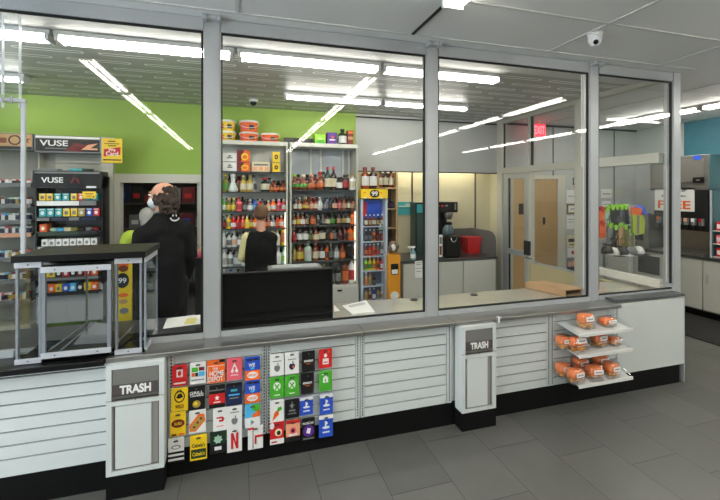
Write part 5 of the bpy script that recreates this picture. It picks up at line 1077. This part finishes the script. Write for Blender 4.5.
# ================================================================ RIGHT: AISLE, DRINKS COUNTER
CXF = 6.2; CT = .86
cabs = thing('drinks_counter', 'long white cabinets with grey top along the right hand wall', 'counter', (6.6, 4.5, 0))
MB().box(CXF+.03, XR-.03, 2.9, YB-.03, .10, CT-.03).obj('body', mat('cabinet_shadow_gap'), cabs); MB().box(CXF, XR-.03, 2.88, YB-.02, CT-.028, CT, .003).obj('worktop', mat('dark_steel_top'), cabs)
MB().box(CXF+.08, XR-.03, 2.9, YB-.03, 0, .10).obj('kick_plate', M_kick, cabs)
ys = [2.92, 3.42, 3.98, 4.5, 5.0, 5.55]
for i, (a, b_) in enumerate(zip(ys, ys[1:])):
    MB().box(CXF+.01, CXF+.03, a+.008, b_-.008, .12, CT-.05, .002).obj('door', mat('pale_cabinet_door'), cabs)
    if i in (0, 3): MB().box(CXF+.002, CXF+.011, a+.08, b_-.08, .48, CT-.1).obj('dark_opening', M_dark, cabs)
    if i != 0: MB().box(CXF+.002, CXF+.010, b_-.07, b_-.05, .5, .62).obj('handle', M_alu, cabs)
tag(MB().box(5.25, CXF+.05, 2.4, 4.6, .001, .012, .003).obj('floor_mat', mat('black_ribbed_mat', (22, 22, 23), .8, noise=.3, nscale=60), loc=(5.7, 3.5, 0)), 'dark floor mat in front of the drinks counter', 'mat')
# fountain with FREE poster
fz1 = 1.80
t = thing('drink_fountain', 'black drinks fountain with rows of nozzles under the ice maker', 'drinks machine', (6.5, 4.4, CT))
MB().box(CXF+.12, XR-.05, 3.98, 4.75, CT+.35, fz1, .006).obj('head', mat('fountain_black', (22, 24, 27), .35), t)
MB().box(CXF+.45, XR-.05, 3.98, 4.75, CT+.03, CT+.35).obj('splash_panel', M_steel, t); MB().box(CXF+.04, XR-.05, 3.98, 4.75, CT+.001, CT+.03, .003).obj('drip_tray', M_steel, t)
for k in range(7):
    y = 4.05+k*.1
    MB().box(CXF+.07, CXF+.12, y-.025, y+.025, CT+.43, CT+.53, .005).obj('valve', pm('gy'), t); MB().box(CXF+.065, CXF+.07, y-.02, y+.02, CT+.48, CT+.53).obj('valve_label', pm(('rd', 'wh', 'pe', 'tn', 'wh', 'gn', 'or')[k]), t)
    MB().tube([(CXF+.1, y, CT+.43), (CXF+.1, y, CT+.36)], .012, 8).obj('nozzle', M_black, t)
py0, pzt = atX(654.5, 187.5, CXF+.1); py1, pzb = atX(694, 211.5, CXF+.1)
t = thing('poster', 'white poster reading FREE in orange on the drinks fountain', 'poster', (CXF+.11, (py0+py1)/2, pzb))
pzt = atX(675, 188, CXF+.1)[1]; pzb = atX(675, 211, CXF+.1)[1]
MB().box(CXF+.10, CXF+.112, py1, py0, pzb, pzt).obj('sheet', M_wpaper, t)
L_ = py0-py1
def ptext(b, c, a0, a1, z0, z1):   # a: fraction along the poster from its left edge (far Y) to its right
    text_obj('lettering', b, (py0-a0*L_, py0-a1*L_, pzb+z0*(pzt-pzb), pzb+z1*(pzt-pzb)), CXF+.098, pm(c, .5), t, facing='x', thick=.004)
ptext('ANY CUP', 'bk', .25, .82, .83, .92); ptext('Buy 6 refills:', 'nv', .2, .82, .60, .69); ptext('FREE', 'or', .1, .92, .1, .45)
t = thing('ice_maker', 'grey steel ice maker with blue badge on top of the fountain', 'ice machine', (6.5, 4.4, fz1))
zi = atX(695, 155, CXF+.1)[1]
MB().box(CXF+.10, XR-.05, 3.96, 4.80, fz1+.002, zi, .006).obj('housing', mat('ice_maker_steel', (112, 112, 108), .4, .4), t)
MB().box(CXF+.09, CXF+.10, 4.02, 4.74, fz1+.12, zi-.05).obj('front_panel', mat('ice_maker_front', (122, 120, 114), .45, .3), t)
y0_, z0_ = atX(694, 160, CXF+.09); y1_, z1_ = atX(701, 156.5, CXF+.09)
MB().box(CXF+.084, CXF+.09, y1_, y0_, z0_, z0_+.06).obj('badge', pm('bl'), t)
y0_, z0_ = atX(693, 183, CXF+.09); y1_, z1_ = atX(704, 177, CXF+.09)
MB().box(CXF+.082, CXF+.09, y1_, y0_, z0_, z1_).obj('vent_opening', M_black, t); MB().box(CXF+.08, CXF+.083, y1_+.05, y0_-.05, z0_+.03, z1_-.03).obj('vent_label', pm('gy'), t)
MB().box(CXF+.11, XR-.05, 3.952, 3.96, fz1+.01, zi-.01).obj('side_panel', mat('teal_side', (62, 100, 106), .5), t)
# snack display rack on the counter at the picture's right edge
t = thing('snack_rack', 'steel and teal snack rack on the counter at the right edge', 'rack', (6.6, 3.7, CT))
MB().box(CXF+.1, XR-.06, 3.90, 3.93, CT, fz1+.0).obj('back_panel', mat('teal_side'), t)
MB().tube([(CXF+.08, 3.92, CT), (CXF+.08, 3.92, fz1)], .014, 8).obj('post', M_alu, t); MB().tube([(CXF+.08, 3.12, CT), (CXF+.08, 3.12, CT+.7)], .014, 8).obj('post', M_alu, t)
for z in (CT+.02, CT+.2, CT+.38): MB().box(CXF+.07, XR-.1, 3.1, 3.895, z-.012, z).obj('shelf', M_fix, t)
rr = random.Random(8)
for j, z in enumerate((CT+.021, CT+.201, CT+.381)):
    for i in range(6):
        y = 3.82-i*.125; c = rr.choice(['pk', 'rd', 'wh', 'tn', 'pe', 'pu', 'dr'])
        o = MB().box(CXF+.09, CXF+.28, y-.05, y+.05, z, z+.12, .012).obj('snack_pack', pm(c), loc=(CXF+.18, y, z))
        tag(o, '%s snack pack, %s towards the viewer on the %s shelf of the snack rack' % (PAL[c][0], ORD[i], ORD[j]), 'snack', 'snack packs at the right edge')
        l = MB().box(CXF+.086, CXF+.089, y-.03, y+.03, z+.03, z+.09).obj('label', pm('wh' if c != 'wh' else 'rd')); l.parent = o; l.matrix_parent_inverse = Matrix.Translation(o.location).inverted()
# brewers along the counter further back, seen through the side glass
t = thing('hot_drink_machine', 'grey hot drinks machine with dark window near the far corner', 'drinks machine', (6.6, 5.15, CT))
MB().box(CXF+.15, XR-.05, 4.86, 5.45, CT+.001, CT+.55, .01).obj('housing', M_steel, t); MB().box(CXF+.142, CXF+.15, 4.95, 5.35, CT+.12, CT+.42).obj('window_panel', M_gloss, t); MB().box(CXF+.14, CXF+.15, 4.95, 5.35, CT+.45, CT+.5).obj('control_strip', M_black, t)
# glove and vest stand in the aisle
GY = 4.6
t = thing('merchandise_stand', 'wire stand hung with gloves, caps and a hi-vis vest beyond the side glass', 'stand', (5.45, GY+.1, 0))
gx = lambda px: atY(px, 230, GY)[0]
gz = lambda py: atY(622, py, GY)[1]
for px in (602, 640): MB().tube([(gx(px), GY+.1, 0), (gx(px), GY+.1, gz(205))], .014, 8).obj('upright', M_alu, t)
MB().box(gx(601), gx(641), GY+.0, GY+.2, 0, .03).obj('base', M_black, t)
for py in (207, 226, 242): MB().tube([(gx(601), GY+.09, gz(py)), (gx(641), GY+.09, gz(py))], .008, 8).obj('cross_bar', M_alu, t)
def glove(px, py, c, ln, lab, w=.11):
    x = gx(px); z1 = gz(py); b = MB()
    tt = thing('work_glove', lab, 'glove', (x, GY+.04, z1-ln), 'gloves on the merchandise stand')
    w = .15; ln = ln*1.25
    b.hexa([(x-w*.42, GY+.02, z1-ln*.62), (x+w*.42, GY+.02, z1-ln*.62), (x+w*.42, GY+.05, z1-ln*.62), (x-w*.42, GY+.05, z1-ln*.62), (x-w*.36, GY+.02, z1), (x+w*.36, GY+.02, z1), (x+w*.36, GY+.05, z1), (x-w*.36, GY+.05, z1)])
    for k in range(4): b.tube([(x+(k-1.5)*w*.23, GY+.035, z1-ln*.6), (x+(k-1.5)*w*.27, GY+.03, z1-ln*(.94, 1, .97, .86)[k])], w*.11, 6, w*.08)
    b.tube([(x-w*.4, GY+.035, z1-ln*.35), (x-w*.62, GY+.03, z1-ln*.62)], w*.12, 6, w*.09)
    b.obj('glove', pm(c, .8), tt); MB().prism([(x-w*.12, z1-.03), (x+w*.12, z1-.03), (x+w*.32, z1+.05), (x+w*.1, z1+.03), (x, z1+.06), (x-w*.12, z1+.03), (x-w*.32, z1+.05)], GY+.012, GY+.055).obj('cuff_card', pm('lg' if c != 'or' else 'rd', .6), tt)
gl = [(603.5, 210, 'or', .19, 'orange work glove hanging at the left of the stand'), (604, 224, 'or', .17, 'red orange glove in the second row at the left of the stand'), (609, 210, 'pg', .17, 'pale green glove card next to the orange gloves'), (614, 208, 'bk', .24, 'black glove under a lime card, left of the four'), (618.5, 208, 'bk', .26, 'black glove under a lime card, second of the four'), (623, 208, 'gy', .25, 'grey glove under a lime card, third of the four'),
      (627, 208, 'bk', .26, 'black glove under a lime card, right of the four'), (612, 226, 'gy', .22, 'grey glove in the second row, left of centre'), (617, 228, 'bk', .24, 'black glove in the second row, centre'), (622, 226, 'tn', .24, 'tan glove in the second row, right of centre'), (627, 228, 'ol', .24, 'olive glove in the second row, beside the hi-vis vest'), (632, 234, 'ol', .24, 'olive glove hanging lowest near the hi-vis vest')]
for g_ in gl: glove(*g_)
for k, (px, py, c, lab) in enumerate(((605, 244, 'bk', 'black cap at the left of the lowest row'), (611, 246, 'wh', 'white and grey cap in the lowest row'), (620, 246, 'bk', 'black cap in the middle of the lowest row'), (629, 246, 'gy', 'grey cap in the lowest row'), (636, 246, 'wh', 'white cap at the right of the lowest row'))):
    x, z = gx(px), gz(py)
    tt = thing('cap', lab, 'cap', (x, GY, z-.12), 'caps on the merchandise stand')
    MB().lathe([(.085, 0), (.08, .05), (.05, .10), (.01, .115)], (x, GY-.04, z-.12), 16, sy=.9).obj('crown', pm(c, .8), tt, True); MB().prism([(x-.07, GY-.10), (x+.07, GY-.10), (x+.05, GY-.19), (x-.05, GY-.19)], z-.125, z-.115, 'z').obj('peak', pm('bk' if c != 'bk' else 'wh', .8), tt)
x, z = gx(634), gz(234)
t = thing('hi_vis_vest', 'hi-vis yellow and orange vest hanging at the right of the stand', 'vest', (x, GY-.05, z))
zt_v = gz(207)
MB().prism([(gx(629.5), z+.02), (gx(632), z-.02), (gx(640.5), z-.0), (gx(641.5), (z+zt_v)/2), (gx(639), zt_v-.1), (gx(628), zt_v-.06), (gx(629.5), (z+zt_v)/2)], GY-.06, GY-.02).obj('body', mat('hi_vis_yellow'), t)
MB().prism([(gx(627.5), zt_v-.11), (gx(639.5), zt_v-.13), (gx(637), zt_v-.02), (gx(630), zt_v)], GY-.068, GY-.015).obj('shoulder_panel', pm('or', .7), t)
MB().prism([(gx(633), z+.0), (gx(635), z), (gx(635.5), zt_v-.13), (gx(633.5), zt_v-.13)], GY-.066, GY-.06).obj('reflective_band', pm('gy', .4), t)
t = thing('blue_cap', 'blue cap hanging behind the hi-vis vest', 'cap', (gx(640), GY+.12, gz(213))); MB().lathe([(.1, 0), (.1, .05), (.06, .12), (.01, .14)], (gx(640), GY+.02, gz(214)), 16).obj('crown', pm('bl', .8), t, True); MB().box(gx(640)-.07, gx(640)+.07, GY-.12, GY-.06, gz(214)-.006, gz(214)+.006).obj('peak', pm('bl', .8), t)
# papers on the far wall between door and vests
FY = YB-.012
for a, b_, y0, y1, art, lab, base in ((566.5, 578, 190, 203, [('r', 'gy', .1, .5, .9, .55)], 'white notice at the top of the far wall papers', 'wh'), (567, 577.5, 204, 214, [('r', 'gd', .06, .08, .94, .92), ('r', 'wh', .14, .18, .86, .82), ('r', 'gy', .3, .45, .7, .55)], 'framed certificate on the far wall', 'bk'),
 (566.5, 578, 215.5, 229, [('r', 'gy', .15, .7, .85, .74), ('r', 'gy', .15, .5, .85, .54)], 'white notice under the framed certificate', 'wh'), (567, 578.5, 235, 247, [('r', 'bk', .12, .42, .88, .7), ('r', 'ol', .2, .15, .8, .25)], 'pale yellow printed sign on the far wall', 'cr'),
 (567.5, 578, 248, 257, [('e', 'rd', .5, .5, .14, .2)], 'white notice with red dot on the far wall', 'wh'), (567, 578, 258, 272, [('e', 'pe', .25, .55, .14, .25), ('e', 'pe', .55, .6, .14, .25), ('e', 'or', .8, .55, .14, .25), ('r', 'nv', 0, 0, 1, .4)], 'small picture poster lowest on the far wall', 'gy'),
 (601, 612, 189, 198, [('r', 'gy', .1, .4, .9, .5)], 'white notice on the wall behind the vest stand, upper', 'wh'), (602, 611, 201, 207, [('r', 'gy', .1, .4, .9, .5)], 'white notice on the wall behind the vest stand, lower', 'wh'), (573, 578, 178, 185, [('r', 'wh', .2, .2, .8, .8)], 'small dark wall box beside the pale door frame', 'bk')):
    carton(a, b_, y0, y1, FY, .006, base, art, lab, 'notice_sheet', 'notice', 'notices on the far wall')
# bell and bracket on the ledge by the second trash cabinet
lx = atY(498, 318, 2.62)[0]
t = thing('ledge_clip', 'small white clip on the ledge right of the second trash cabinet', 'clip', (lx, 2.62, .775))
MB().box(lx-.004, lx+.004, 2.60, 2.617, .765, .806, .001).obj('clip_body', pm('wh'), t); MB().box(lx-.004, lx+.02, 2.60, 2.64, .8025, .808, .001).obj('clip_arm', pm('wh'), t)
